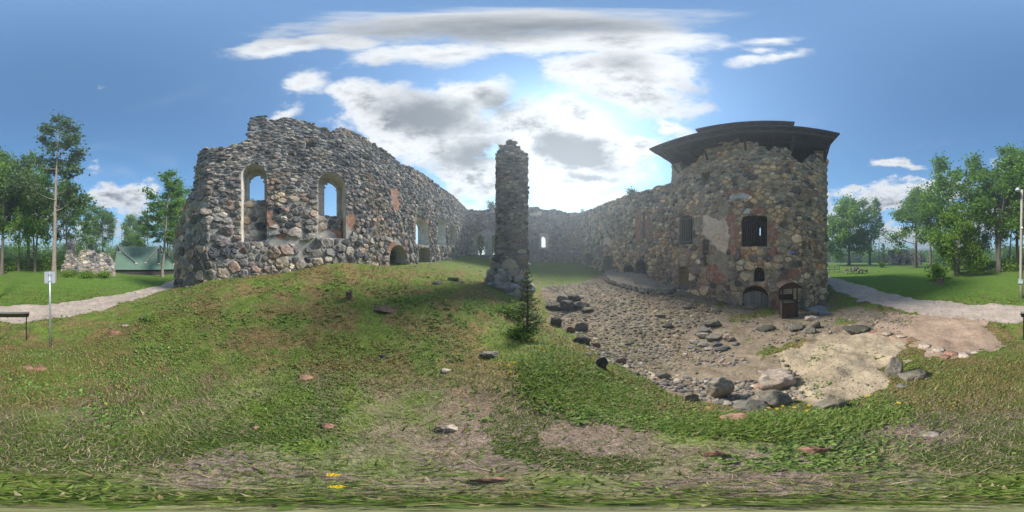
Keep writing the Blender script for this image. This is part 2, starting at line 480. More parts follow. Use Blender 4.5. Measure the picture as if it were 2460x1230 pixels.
M['grass'] = leaf_mat('grass_blade', [(0, (.085, .135, .034)), (.35, (.14, .215, .04)), (.66, (.20, .29, .05)), (.76, (.23, .24, .085)), (.88, (.32, .25, .13)), (1, (.46, .38, .25))], .35)
M['weed'] = leaf_mat('weed_leaf', [(0, (.085, .145, .045)), (.4, (.145, .225, .058)), (.8, (.21, .31, .075)), (1, (.30, .38, .10))], .35)
M['straw'] = leaf_mat('dry_straw', [(0, (.2, .14, .10)), (.5, (.36, .29, .19)), (1, (.55, .46, .33))], .2)
M['moss'] = leaf_mat('moss_tuft', [(0, (.13, .11, .04)), (.5, (.19, .155, .05)), (1, (.25, .21, .075))], .2)
M['yellow'] = leaf_mat('dandelion_yellow', [(0, (.75, .5, .02)), (1, (.8, .6, .03))], .2)

def ground_mat():
    m, N, L, b = mat('lawn_ground')
    n1 = nz(N, L, .9, 8, .65); n2 = nz(N, L, 5, 8, .7); n3 = nz(N, L, 40, 4, .7); n4 = nz(N, L, .35, 5, .6)
    c = ramp(N, L, n2, [(.28, (.085, .12, .024)), (.5, (.14, .195, .038)), (.72, (.20, .26, .055))])
    c = mixc(N, L, mrange(N, L, n1, .45, .58), c, ramp(N, L, n2, [(.35, (.13, .095, .04)), (.65, (.29, .20, .07))]))
    # bare, trodden soil close to the viewpoint and on worn patches
    soil = ramp(N, L, n2, [(.3, (.17, .13, .115)), (.6, (.31, .24, .215)), (.8, (.47, .38, .34))])
    f = attr(N, 'worn').outputs['Fac']
    mm = N.new('ShaderNodeMath'); mm.operation = 'MULTIPLY'; L.new(f, mm.inputs[0]); L.new(mrange(N, L, n1, .38, .56), mm.inputs[1])
    c = mixc(N, L, mm.outputs[0], c, soil)
    lawn = ramp(N, L, n2, [(.3, (.07, .13, .024)), (.55, (.115, .195, .032)), (.75, (.17, .245, .045))])
    lawn = mixc(N, L, mrange(N, L, n4, .56, .7, 0, .6), lawn, (.14, .14, .05))
    c = mixc(N, L, attr(N, 'lawn').outputs['Fac'], c, lawn)
    c = mixc(N, L, 1.0, c, ramp(N, L, n3, [(.3, (.55, .55, .55)), (.7, (1.35, 1.35, 1.35))]), 'MULTIPLY')
    L.new(c, b.inputs['Base Color']); b.inputs['Roughness'].default_value = .97; b.inputs['Specular IOR Level'].default_value = .15
    bump(N, L, b, n3, .8, .03)
    return m
M['ground'] = ground_mat()
def loose_mat(name, stops, sc=6, bs=.7, pebble=0.0):
    m, N, L, b = mat(name)
    n1 = nz(N, L, 1.3, 6, .6); n2 = nz(N, L, sc, 7, .7); n3 = nz(N, L, 60, 4, .75)
    c = ramp(N, L, n2, stops)
    c = mixc(N, L, 1.0, c, ramp(N, L, n1, [(.3, (.75, .74, .73)), (.7, (1.18, 1.18, 1.18))]), 'MULTIPLY')
    c = mixc(N, L, 1.0, c, ramp(N, L, n3, [(.3, (.66, .65, .64)), (.7, (1.3, 1.3, 1.3))]), 'MULTIPLY')
    if pebble:
        v = N.new('ShaderNodeTexVoronoi'); v.inputs['Scale'].default_value = 28
        L.new(N.new('ShaderNodeTexCoord').outputs['Object'], v.inputs['Vector'])
        c = mixc(N, L, pebble, c, ramp(N, L, v.outputs['Color'], [(0, stops[0][1]), (1, tuple(x * 1.4 for x in stops[-1][1]))]))
    L.new(c, b.inputs['Base Color']); b.inputs['Roughness'].default_value = .97; b.inputs['Specular IOR Level'].default_value = .15
    bump(N, L, b, n2, bs, .04)
    return m
M['sand'] = loose_mat('yellow_sand', [(.3, (.28, .22, .15)), (.55, (.40, .33, .235)), (.75, (.50, .42, .315))], 9, 1.0)
M['pink_sand'] = loose_mat('pink_sand', [(.3, (.30, .215, .16)), (.55, (.41, .30, .225)), (.75, (.50, .38, .29))], 12, 1.0)
M['path'] = loose_mat('gravel_path', [(.3, (.26, .21, .175)), (.5, (.39, .32, .275)), (.75, (.50, .43, .37))], 5, .8, .3)
M['yard'] = loose_mat('yard_dirt', [(.3, (.10, .078, .05)), (.5, (.19, .15, .105)), (.75, (.33, .275, .215))], 3.5, 1.0, .25)
M['terrace'] = loose_mat('terrace_dirt', [(.3, (.24, .19, .15)), (.5, (.33, .275, .225)), (.75, (.42, .36, .3))], 7, .8)
# ------------------------------------------------------------------ terrain
def from_px(px, py, d): return (*polar(px, d)[:2], CAMZ + d * math.tan(elev(py)))
def by_drop(px, d, drop): return (*polar(px, d)[:2], CAMZ - drop)
CTRL = [(0, 0, CAMZ - 1.65)]
for px, py, d in [(418, 692, 11.4), (500, 676, 8.9), (560, 668, 8.55), (640, 660, 8.5), (720, 647, 8.9), (800, 634, 9.5), (870, 634, 10.5), (940, 640, 12.2), (1040, 630, 18), (1120, 613, 31),
                  (1265, 815, 3.9), (130, 676, 15.6), (220, 656, 19), (330, 660, 22), (2295, 662, 20), (2220, 640, 38), (2070, 635, 45), (2050, 659, 25), (2258, 682, 15),
                  (1985, 727, 11.8), (1310, 690, 14.9), (1400, 676, 18.7), (1460, 657, 22.5), (1540, 666, 16.9), (1620, 702, 13.5), (1645, 698, 13.2), (1330, 642, 26), (1430, 652, 25),
                  (1350, 630, 31.5), (1280, 652, 22), (1150, 652, 15), (1180, 628, 28), (1700, 718, 11.4), (1815, 737, 10.1), (1890, 762, 8.1), (400, 710, 8.5), (350, 758, 5.35), (300, 782, 4.7),
                  (118, 836, 3.8), (0, 816, 4.4), (2460, 816, 4.4), (2452, 716, 9.5)]:
    CTRL.append(from_px(px, py, d))
for px, d, drop in [(700, 2, 1.62), (700, 4, 1.5), (640, 6, 1.25), (900, 2, 1.63), (900, 4, 1.45), (900, 7, 1.05), (1050, 2, 1.65), (1050, 4, 1.55), (1050, 7, 1.4), (1050, 11, 1.05),
                    (1150, 2, 1.68), (1150, 5, 1.68), (1150, 8, 1.7), (1170, 11, 1.85), (1225, 10.6, 2.4), (1275, 11, 2.85), (1290, 8, 3.0), (1330, 5.4, 2.85), (1230, 3, 1.85), (1230, 1, 1.68),
                    (1400, 3.75, 2.3), (1400, 2, 1.85), (1500, 2.47, 2.2), (1500, 1.2, 1.75), (1600, 1.95, 2.25), (1600, 1, 1.75), (1850, 1.6, 2.15), (1850, .8, 1.72), (2000, 1.56, 2.1), (2000, .8, 1.72),
                    (2200, 2.13, 2.1), (2200, 1, 1.75), (2300, 2.36, 2.1), (2460, 2.3, 2.02), (0, 1.25, 1.83), (200, 2.4, 1.95), (300, 2, 1.78), (450, 2, 1.68), (450, 5, 1.65), (500, 7, 1.5),
                    (1500, 4, 2.95), (1500, 6.5, 3.1), (1600, 3.4, 2.9), (1750, 2.9, 2.75), (1750, 5, 3.1), (1400, 7, 3.05), (1400, 11, 3.1), (1600, 9, 3.15), (1800, 8, 3.2), (1570, 12.4, 3.05),
                    (1950, 2.6, 2.45), (1950, 4.5, 2.8), (2050, 6, 2.75), (2150, 3.2, 2.4), (2150, 5.5, 2.6), (2300, 4, 2.4), (2170, 9, 2.6), (2050, 13.5, 2.65), (1990, 18, 2.7), (2380, 7, 2.4), (100, 6.7, 2.4),
                    (200, 7.9, 2.4), (300, 9.9, 2.4), (410, 13.2, 2.4), (50, 14.3, 2.4), (2400, 14, 2.45), (2400, 26, 2.35), (60, 26, 2.2), (300, 30, 2.3)]:
    CTRL.append(by_drop(px, d, drop))
for a in range(0, 360, 30):
    CTRL.append((60 * math.sin(R(a)), 60 * math.cos(R(a)), .1 if 100 < a < 260 else 1.2))
CTRL = np.array(CTRL)
def _phi(r2): return np.where(r2 > 1e-9, .5 * r2 * np.log(r2 + 1e-12), 0)
_n = len(CTRL)
_A = np.zeros((_n + 3, _n + 3))
_d2 = ((CTRL[:, None, :2] - CTRL[None, :, :2]) ** 2).sum(-1)
_A[:_n, :_n] = _phi(_d2) + np.eye(_n) * .12
_A[:_n, _n] = 1; _A[:_n, _n + 1:] = CTRL[:, :2]; _A[_n, :_n] = 1; _A[_n + 1:, :_n] = CTRL[:, :2].T
_w = np.linalg.solve(_A, np.concatenate([CTRL[:, 2], np.zeros(3)]))
TERR = dict()
def terrain0(x, y):
    x = np.asarray(x, float); y = np.asarray(y, float); sh = x.shape
    x = x.ravel(); y = y.ravel(); out = np.empty(len(x))
    for i in range(0, len(x), 20000):
        a, b = x[i:i + 20000], y[i:i + 20000]
        d2 = (a[:, None] - CTRL[None, :, 0]) ** 2 + (b[:, None] - CTRL[None, :, 1]) ** 2
        out[i:i + 20000] = _phi(d2) @ _w[:_n] + _w[_n] + a * _w[_n + 1] + b * _w[_n + 2]
    r = np.hypot(x, y)
    w = np.clip((r - 42) / 18, 0, 1); w = w * w * (3 - 2 * w)
    far = -.6 - 1.2 * np.clip((r - 60) / 80, 0, 1)
    far = np.where(y > 0, 0.4, far)
    return (out * (1 - w) + far * w).reshape(sh)
def hit(px, py, dmax=70):
    a, e = bearing(px), elev(py)
    d = np.concatenate([np.arange(.15, 12, .02), np.arange(12, dmax, .1)])
    z = CAMZ + d * math.tan(e)
    g = terrain0(np.sin(a) * d, np.cos(a) * d)
    k = np.nonzero(z < g)[0]
    k = k[0] if len(k) else len(d) - 1
    return np.array([math.sin(a) * d[k], math.cos(a) * d[k]])
def hpoly(pts): return np.array([hit(*p) for p in pts])
YARD = hpoly([(1296, 690), (1350, 683), (1400, 678), (1440, 664), (1452, 655)])
YARD = np.vstack([YARD, [(13.6, 19), (13.5, 9), (12, 3), (11, -2.5), (11.2, -4.4)],
                  hpoly([(2000, 742), (2060, 735), (2120, 745), (2190, 752), (2230, 765), (2180, 790), (2140, 830), (2110, 880), (2060, 930), (2010, 965), (1950, 950), (1890, 975), (1800, 985), (1700, 965), (1620, 945),
                         (1540, 905), (1480, 880), (1430, 855), (1395, 815), (1350, 790), (1315, 770), (1310, 730)])])
SAND = hpoly([(1880, 850), (1905, 828), (1960, 806), (2030, 788), (2065, 790), (2130, 803), (2190, 832), (2160, 855), (2130, 880), (2145, 925), (2085, 952), (2040, 962), (1990, 968), (1930, 952), (1905, 900)])
PINK = hpoly([(2085, 790), (2120, 770), (2150, 752), (2230, 752), (2330, 760), (2365, 772), (2372, 795), (2395, 815), (2345, 845), (2290, 852), (2230, 838), (2185, 828), (2120, 802)])
TERRACE = np.vstack([hpoly([(1448, 668), (1462, 680), (1500, 690), (1545, 702), (1590, 706), (1618, 704)]), [(11.9, 7.6), (12.6, 11.8), (13.2, 19), (13.3, 20.5)]])
COBBLE = hpoly([(1305, 700), (1330, 688), (1400, 680), (1440, 676), (1470, 690), (1530, 705), (1600, 712), (1680, 728), (1740, 750), (1700, 780), (1640, 800), (1620, 850), (1560, 880), (1490, 872), (1430, 845), (1390, 800), (1330, 765)])
PATH_Y = -6.62
def path_mask(x, y):
    c = PATH_Y - .02 * np.clip(np.abs(x) - 12, 0, 60)
    return .98 + .22 * fbm(x, y, .9, 3) + .2 * fbm(x + 5, y - 8, 3.2, 3) - np.abs(y - c)
def terrace_up(x, y):
    """the levelled dirt terrace at the foot of the right wall stands a step above the yard"""
    return inpoly(x, y, TERRACE)
def terrain(x, y):
    x = np.asarray(x, float); y = np.asarray(y, float)
    z = terrain0(x, y)
    r = np.hypot(x, y)
    k = np.clip(r / 1.2, .25, 1) * np.clip(1.4 - r / 30, 0, 1)
    z = z + k * (.10 * fbm(x, y, .8, 3) + .035 * vnoise(x, y, 3.1))
    z = np.where(inpoly(x, y, SAND), z + .13 * fbm(x, y, 2.0, 4) + .05 * np.minimum(0, vnoise(x, y, 4.2)) - .01, z)
    z = np.where(inpoly(x, y, PINK), z + .05 * fbm(x, y, 3.0, 3), z)
    pm = np.abs(y - PATH_Y) < 1.3
    z = np.where(inpoly(x, y, TERRACE), z + .30, z)
    return z
def tz(x, y): return float(terrain(np.array([x]), np.array([y]))[0])

def axis_pts(fine, lim1, s1, lim2, s2, far):
    a = list(np.arange(0, lim1, fine)); x = lim1
    while x < lim2: a.append(x); x += s1
    st = s2
    while x < far: a.append(x); x += st; st *= 1.22
    a = np.array(a)
    return np.concatenate([-a[:0:-1], a])
GX = axis_pts(.055, 7, .1, 15, .3, 300)
GY = axis_pts(.055, 8.2, .1, 14, .3, 300)
XX, YY = np.meshgrid(GX, GY)
ZZ = terrain(XX, YY)
nx, ny = len(GX), len(GY)
ii, jj = np.meshgrid(np.arange(nx - 1), np.arange(ny - 1))
Q = np.stack([jj * nx + ii, jj * nx + ii + 1, (jj + 1) * nx + ii + 1, (jj + 1) * nx + ii], -1).reshape(-1, 4)
GV = np.stack([XX, YY, ZZ], -1).reshape(-1, 3)
rr = np.hypot(GV[:, 0], GV[:, 1])
lawn = np.clip((-GV[:, 1] - 5.2) / 1.2, 0, 1)
lawn = np.maximum(lawn, np.clip((GV[:, 0] * 0 + rr - 12) / 8, 0, 1) * .8)
worn = np.clip(1.25 - rr / 1.9, .12, .85)
mesh_np('ground', GV, [Q], M['ground'], attrs={'worn': worn, 'lawn': lawn})['kind'] = 'structure'
QC = GV[Q].mean(1)
def sheet(name, sel, material, lift):
    q = Q[sel]; u, inv = np.unique(q, return_inverse=True)
    V = GV[u].copy(); V[:, 2] += lift
    o = mesh_np(name, V, [inv.reshape(-1, 4)], material)
    o['kind'] = 'structure'
    return o
cx, cy = QC[:, 0], QC[:, 1]
ka = .4 * np.clip(np.hypot(cx, cy) / 5, .1, 1); ex = cx + ka * fbm(cx, cy, 1.1, 4); ey = cy + ka * fbm(cx + 40, cy, 1.1, 4)
def frayed(x, y):
    k = .85 * np.clip(np.hypot(x, y) / 4, .2, 1)
    return x + k * fbm(x, y, 2.2, 4), y + k * fbm(x + 40, y, 2.2, 4)
ex2, ey2 = frayed(cx, cy)
near = np.hypot(cx, cy) < 90
m_path = (path_mask(cx, cy) > 0) & near
m_sand = inpoly(ex2, ey2, SAND)
m_pink = inpoly(ex2, ey2, PINK) & ~m_sand & ~m_path
m_terr = inpoly(cx, cy, TERRACE)
patchy = fbm(cx + 7, cy, .7, 4)
m_yard = inpoly(ex, ey, YARD) & ~m_sand & ~m_path & ~m_pink & ~m_terr
m_yard &= ~((patchy > .33) & (cx > 3) & (cy < 4))
sheet('path', m_path, M['path'], .008)
sheet('sand', m_sand, M['sand'], .008)
sheet('pink_sand', m_pink, M['pink_sand'], .008)
sheet('terrace', m_terr, M['terrace'], .008)
sheet('yard', m_yard, M['yard'], .006)
print('terrain ok', nx, ny)

# ------------------------------------------------------------------ stone cells
def darts(bx, by, radf, tries, seed, aniso=1.0):
    """variable-radius dart throwing in a rectangle; radf(u,v) gives the spacing"""
    g = np.random.default_rng(seed)
    u = g.uniform(*bx, tries); v = g.uniform(*by, tries)
    r = radf(u, v) * np.clip(g.lognormal(-.08, .46, tries), .38, 1.9)
    # wide spacing first so big stones find room
    order = np.argsort(-r + g.uniform(0, .25, tries) * r.mean())
    u, v, r = u[order], v[order], r[order]
    cell = max(float(r.max()), 1e-3)
    grid = {}; keep = []
    for i in range(tries):
        cu, cv = int(u[i] // cell), int(v[i] * aniso // cell); ok = True
        for a in (-1, 0, 1):
            for b in (-1, 0, 1):
                for k in grid.get((cu + a, cv + b), ()):
                    du = u[i] - u[k]; dv = (v[i] - v[k]) * aniso; rm = .5 * (r[i] + r[k])
                    if du * du + dv * dv < rm * rm: ok = False; break
                if not ok: break
            if not ok: break
        if ok:
            keep.append(i); grid.setdefault((cu, cv), []).append(i)
    return u[keep], v[keep], r[keep]

def stone_cells(u, v, r, allowed, aniso=1.3, m=12, gap=.06, p=7, height=.35, seed=1, hmax=.14, profile=((1.0, -.4), (.97, .5), (.82, .9), (.45, 1.0))):
    """one domed stone in every cell of a weighted Voronoi diagram; returns (U,V,H) local coords, faces, rnd"""
    g = np.random.default_rng(seed); n = len(u)
    if callable(aniso):
        tv = np.linspace(v.min() - 1, v.max() + 1, 400); ta = aniso(tv); tc_ = np.concatenate([[0], np.cumsum((ta[1:] + ta[:-1]) / 2 * np.diff(tv))])
        va = np.interp(v, tv, tc_); ai = aniso(v)[:, None]
    else:
        va = v * aniso; ai = aniso
    kd = KDTree(n)
    for i in range(n): kd.insert((u[i], va[i], 0), i)
    kd.balance()
    K = 15
    an = np.linspace(0, 2 * np.pi, m, endpoint=False)
    inv = np.zeros((n, m)); pvar = g.uniform(.7, 2.2, n)
    for i in range(n):
        nb = kd.find_n((u[i], va[i], 0), K)
        idx = np.array([b[1] for b in nb if b[1] != i]); 
        if not len(idx): continue
        du = u[idx] - u[i]; dv = va[idx] - va[i]; d = np.hypot(du, dv)
        pl = (d * d + .5 * (r[i] ** 2 - r[idx] ** 2)) / (2 * d)
        pl = np.maximum(pl, .2 * d)
        cs = (du[:, None] * np.cos(an) + dv[:, None] * np.sin(an)) / d[:, None]
        pi_ = p * pvar[i]; inv[i] = ((np.maximum(cs, 0) / pl[:, None]) ** pi_).sum(0) ** (1 / pi_)
    rad = np.minimum(1 / np.maximum(inv, 1e-3), 1.05 * r[:, None])
    rad = rad * (1 - gap) - .008
    rad = np.maximum(rad, .02)
    rad *= 1 + g.normal(0, .05, rad.shape)
    if allowed is not None:
        for k in range(7):
            uu = u[:, None] + rad * np.cos(an); vv = v[:, None] + rad * np.sin(an) / ai
            bad = ~allowed(uu, vv)
            rad = np.where(bad, rad * .8, rad)
    rm = rad.mean(1)
    hh = np.minimum(height * rm, hmax) * g.uniform(.55, 1.35, n)
    tiltu = g.normal(0, .17, n); tiltv = g.normal(0, .17, n)
    Us, Vs, Hs = [], [], []
    for sc, h in profile:
        jit = 1 + g.normal(0, .045, (n, m))
        cu = rad * sc * np.cos(an) * jit; cv = rad * sc * np.sin(an) / ai * jit
        Us.append(u[:, None] + cu); Vs.append(v[:, None] + cv)
        Hs.append(hh[:, None] * h * (1 + g.normal(0, .1, (n, m))) + (tiltu[:, None] * cu + tiltv[:, None] * cv) * (h > 0))
    U = np.concatenate(Us + [u[:, None]], 1); V = np.concatenate(Vs + [v[:, None]], 1); H = np.concatenate(Hs + [hh[:, None] * 1.02], 1)
    nr = len(profile); tot = nr * m + 1
    j = np.arange(m); jn = (j + 1) % m
    quads = np.concatenate([np.stack([k * m + j, k * m + jn, (k + 1) * m + jn, (k + 1) * m + j], -1) for k in range(nr - 1)])
    tris = np.stack([(nr - 1) * m + j, (nr - 1) * m + jn, np.full(m, nr * m)], -1)
    base = np.arange(n)[:, None, None] * tot
    F = [(quads[None] + base).reshape(-1, 4), (tris[None] + base).reshape(-1, 3)]
    rnd = np.repeat(g.random(n), tot)
    return U.ravel(), V.ravel(), H.ravel(), F, rnd

# ------------------------------------------------------------------ walls
class Wall:
    """a wall whose visible face follows a polyline on plan; depth grows to the left of travel"""
    def __init__(s, poly):
        s.p = np.array(poly, float)
        seg = np.diff(s.p, axis=0); s.L = np.hypot(*seg.T); s.t = seg / s.L[:, None]
        s.cum = np.concatenate([[0], np.cumsum(s.L)])
        nrm = np.stack([-s.t[:, 1], s.t[:, 0]], -1)
        vn = [nrm[0]]
        for a, b in zip(nrm[:-1], nrm[1:]):
            h = a + b; h /= np.linalg.norm(h); vn.append(h / max(.3, h @ a))
        vn.append(nrm[-1]); s.vn = np.array(vn)
    def at(s, u, z, dep=0.0):
        u = np.asarray(u, float); k = np.clip(np.searchsorted(s.cum, u, side='right') - 1, 0, len(s.L) - 1)
        f = (u - s.cum[k]) / s.L[k]
        base = s.p[k] + s.t[k] * (u - s.cum[k])[..., None]
        fc = np.clip(f, 0, 1)[..., None]
        n = s.vn[k] * (1 - fc) + s.vn[k + 1] * fc
        xy = base + n * np.asarray(dep)[..., None]
        return np.concatenate([xy, np.broadcast_to(np.asarray(z, float), u.shape)[..., None]], -1)
    def px(s, px, py=None):
        """where the bearing of a photo column meets the wall: (s, height)"""
        a = bearing(px); d = np.array([math.sin(a), math.cos(a)]); best = None
        for k in range(len(s.L)):
            q, t = s.p[k], s.t[k]
            den = d[0] * -t[1] + d[1] * t[0]
            if abs(den) < 1e-6: continue
            lam = (q[0] * -t[1] + q[1] * t[0]) / den
            mu = (d * lam - q) @ t
            lo = -1e-3 if k else -3.0; hi = s.L[k] + (1e-3 if k < len(s.L) - 1 else 3.0)
            if lam > 0 and lo <= mu <= hi and (best is None or lam < best[1]): best = (s.cum[k] + mu, lam)
        if best is None: raise ValueError(f'column {px} misses the wall')
        return (best[0], CAMZ + best[1] * math.tan(elev(py))) if py is not None else best
    def poly_px(s, pts): return np.array([s.px(*p) for p in pts])

def ragged(P, step, amp, seed, closed=True):
    g = np.random.default_rng(seed); out = []
    P = list(map(np.array, P)); m = len(P)
    for i in range(m if closed else m - 1):
        a, b = P[i], P[(i + 1) % m]; n = max(1, int(np.linalg.norm(b - a) / step))
        for k in range(n):
            q = a + (b - a) * k / n
            out.append(q + g.normal(0, amp, 2) if (k or amp) else q)
    if not closed: out.append(P[-1])
    return np.array(out)
def arch(s0, s1, z0, z1, rise=None, n=10, pointed=False):
    """opening outline with an arched head"""
    w = (s1 - s0) / 2; c = (s0 + s1) / 2; rise = w if rise is None else rise
    t = np.linspace(0, np.pi, n)
    pts = [(s0, z0), (s1, z0)] + [(c + w * math.cos(x), z1 - rise + rise * (math.sin(x) ** (.8 if pointed else 1))) for x in t]
    return np.array(pts)
def tri_region(outer, holes, grid, seed):
    """constrained triangulation; returns verts, triangles outside the holes, list of triangles in each hole"""
    g = np.random.default_rng(seed)
    vs = []; es = []
    def loop(P):
        b = len(vs); k = len(P)
        vs.extend([Vector((float(x), float(y))) for x, y in P]); es.extend([(b + i, b + (i + 1) % k) for i in range(k)])
    loop(outer)
    for h in holes: loop(h)
    lo, hi = np.min(outer, 0), np.max(outer, 0)
    if grid:
        gx, gy = np.meshgrid(np.arange(lo[0] + grid / 2, hi[0], grid), np.arange(lo[1] + grid / 2, hi[1], grid))
        gx = gx + g.uniform(-.3, .3, gx.shape) * grid; gy = gy + g.uniform(-.3, .3, gy.shape) * grid
        ins = inpoly(gx, gy, outer)
        vs.extend([Vector((float(a), float(b))) for a, b in zip(gx[ins], gy[ins])])
    V, E, F, *_ = delaunay_2d_cdt(vs, es, [], 0, 1e-5)
    V = np.array([(v.x, v.y) for v in V]); F = np.array([f for f in F if len(f) == 3])
    a, b, c = V[F[:, 0]], V[F[:, 1]], V[F[:, 2]]
    ar = (b[:, 0] - a[:, 0]) * (c[:, 1] - a[:, 1]) - (b[:, 1] - a[:, 1]) * (c[:, 0] - a[:, 0])
    F = np.where((ar < 0)[:, None], F[:, ::-1], F)
    cen = V[F].mean(1); ok = inpoly(cen[:, 0], cen[:, 1], outer)
    hid = np.full(len(F), -1)
    for k, h in enumerate(holes): hid[inpoly(cen[:, 0], cen[:, 1], h)] = k
    return V, F[ok & (hid < 0)], [F[hid == k] for k in range(len(holes))]

def boundary(F):
    e = np.concatenate([F[:, [0, 1]], F[:, [1, 2]], F[:, [2, 0]]])
    key = np.sort(e, 1); _, inv, cnt = np.unique(key, axis=0, return_inverse=True, return_counts=True)
    return e[cnt[inv.ravel()] == 1]

class Acc:
    def __init__(s): s.V = []; s.F = []; s.Mi = []; s.rnd = []; s.uv = []; s.n = 0
    def add(s, V, F, m, rnd, uv=None):
        s.V.append(V); s.rnd.append(np.broadcast_to(rnd, (len(V),)))
        s.uv.append(np.zeros((len(V), 3)) if uv is None else uv)
        for f in F:
            if len(f): s.F.append(np.asarray(f) + s.n); s.Mi.append(m)
        s.n += len(V)
    def build(s, name, mats, parent=None):
        return mesh_np(name, np.vstack(s.V), s.F, mats, s.Mi, {'rnd': np.concatenate(s.rnd), 'wuv': np.vstack(s.uv)}, parent, smooth=True, flat_mat=0)

def blob_stones(acc, pts, rad, mi, seed, flat=.7):
    """loose rounded stones (as on a broken wall head), all in the wall's own mesh"""
    g = np.random.default_rng(seed); pts = np.asarray(pts); n = len(pts)
    if not n: return
    rad = np.broadcast_to(rad, (n,))
    nl, nm = 5, 8
    th = np.linspace(0, np.pi, nl + 2)[1:-1]; ph = np.linspace(0, 2 * np.pi, nm, endpoint=False)
    sph = np.concatenate([np.stack([np.outer(np.sin(th), np.cos(ph)), np.outer(np.sin(th), np.sin(ph)), np.outer(np.cos(th), np.ones(nm))], -1).reshape(-1, 3), [[0, 0, 1], [0, 0, -1]]])
    sph = np.sign(sph) * np.abs(sph) ** .8
    tot = len(sph)
    sc = rad[:, None] * g.uniform(.75, 1.3, (n, 3)) * np.array([1, 1, flat])
    a = g.uniform(0, 2 * np.pi, n); ca, sa = np.cos(a), np.sin(a)
    P = sph[None] * sc[:, None] * (1 + g.normal(0, .09, (n, tot, 1)))
    X = P[..., 0] * ca[:, None] - P[..., 1] * sa[:, None]; Y = P[..., 0] * sa[:, None] + P[..., 1] * ca[:, None]
    V = np.stack([X, Y, P[..., 2]], -1) + pts[:, None]
    j = np.arange(nm); jn = (j + 1) % nm
    q = np.concatenate([np.stack([k * nm + j, (k + 1) * nm + j, (k + 1) * nm + jn, k * nm + jn], -1) for k in range(nl - 1)])
    t = np.concatenate([np.stack([np.full(nm, nl * nm), j, jn], -1), np.stack([np.full(nm, nl * nm + 1), (nl - 1) * nm + jn, (nl - 1) * nm + j], -1)])
    base = np.arange(n)[:, None, None] * tot
    acc.add(V.reshape(-1, 3), [(q[None] + base).reshape(-1, 4), (t[None] + base).reshape(-1, 3)], mi, np.repeat(g.random(n), tot))

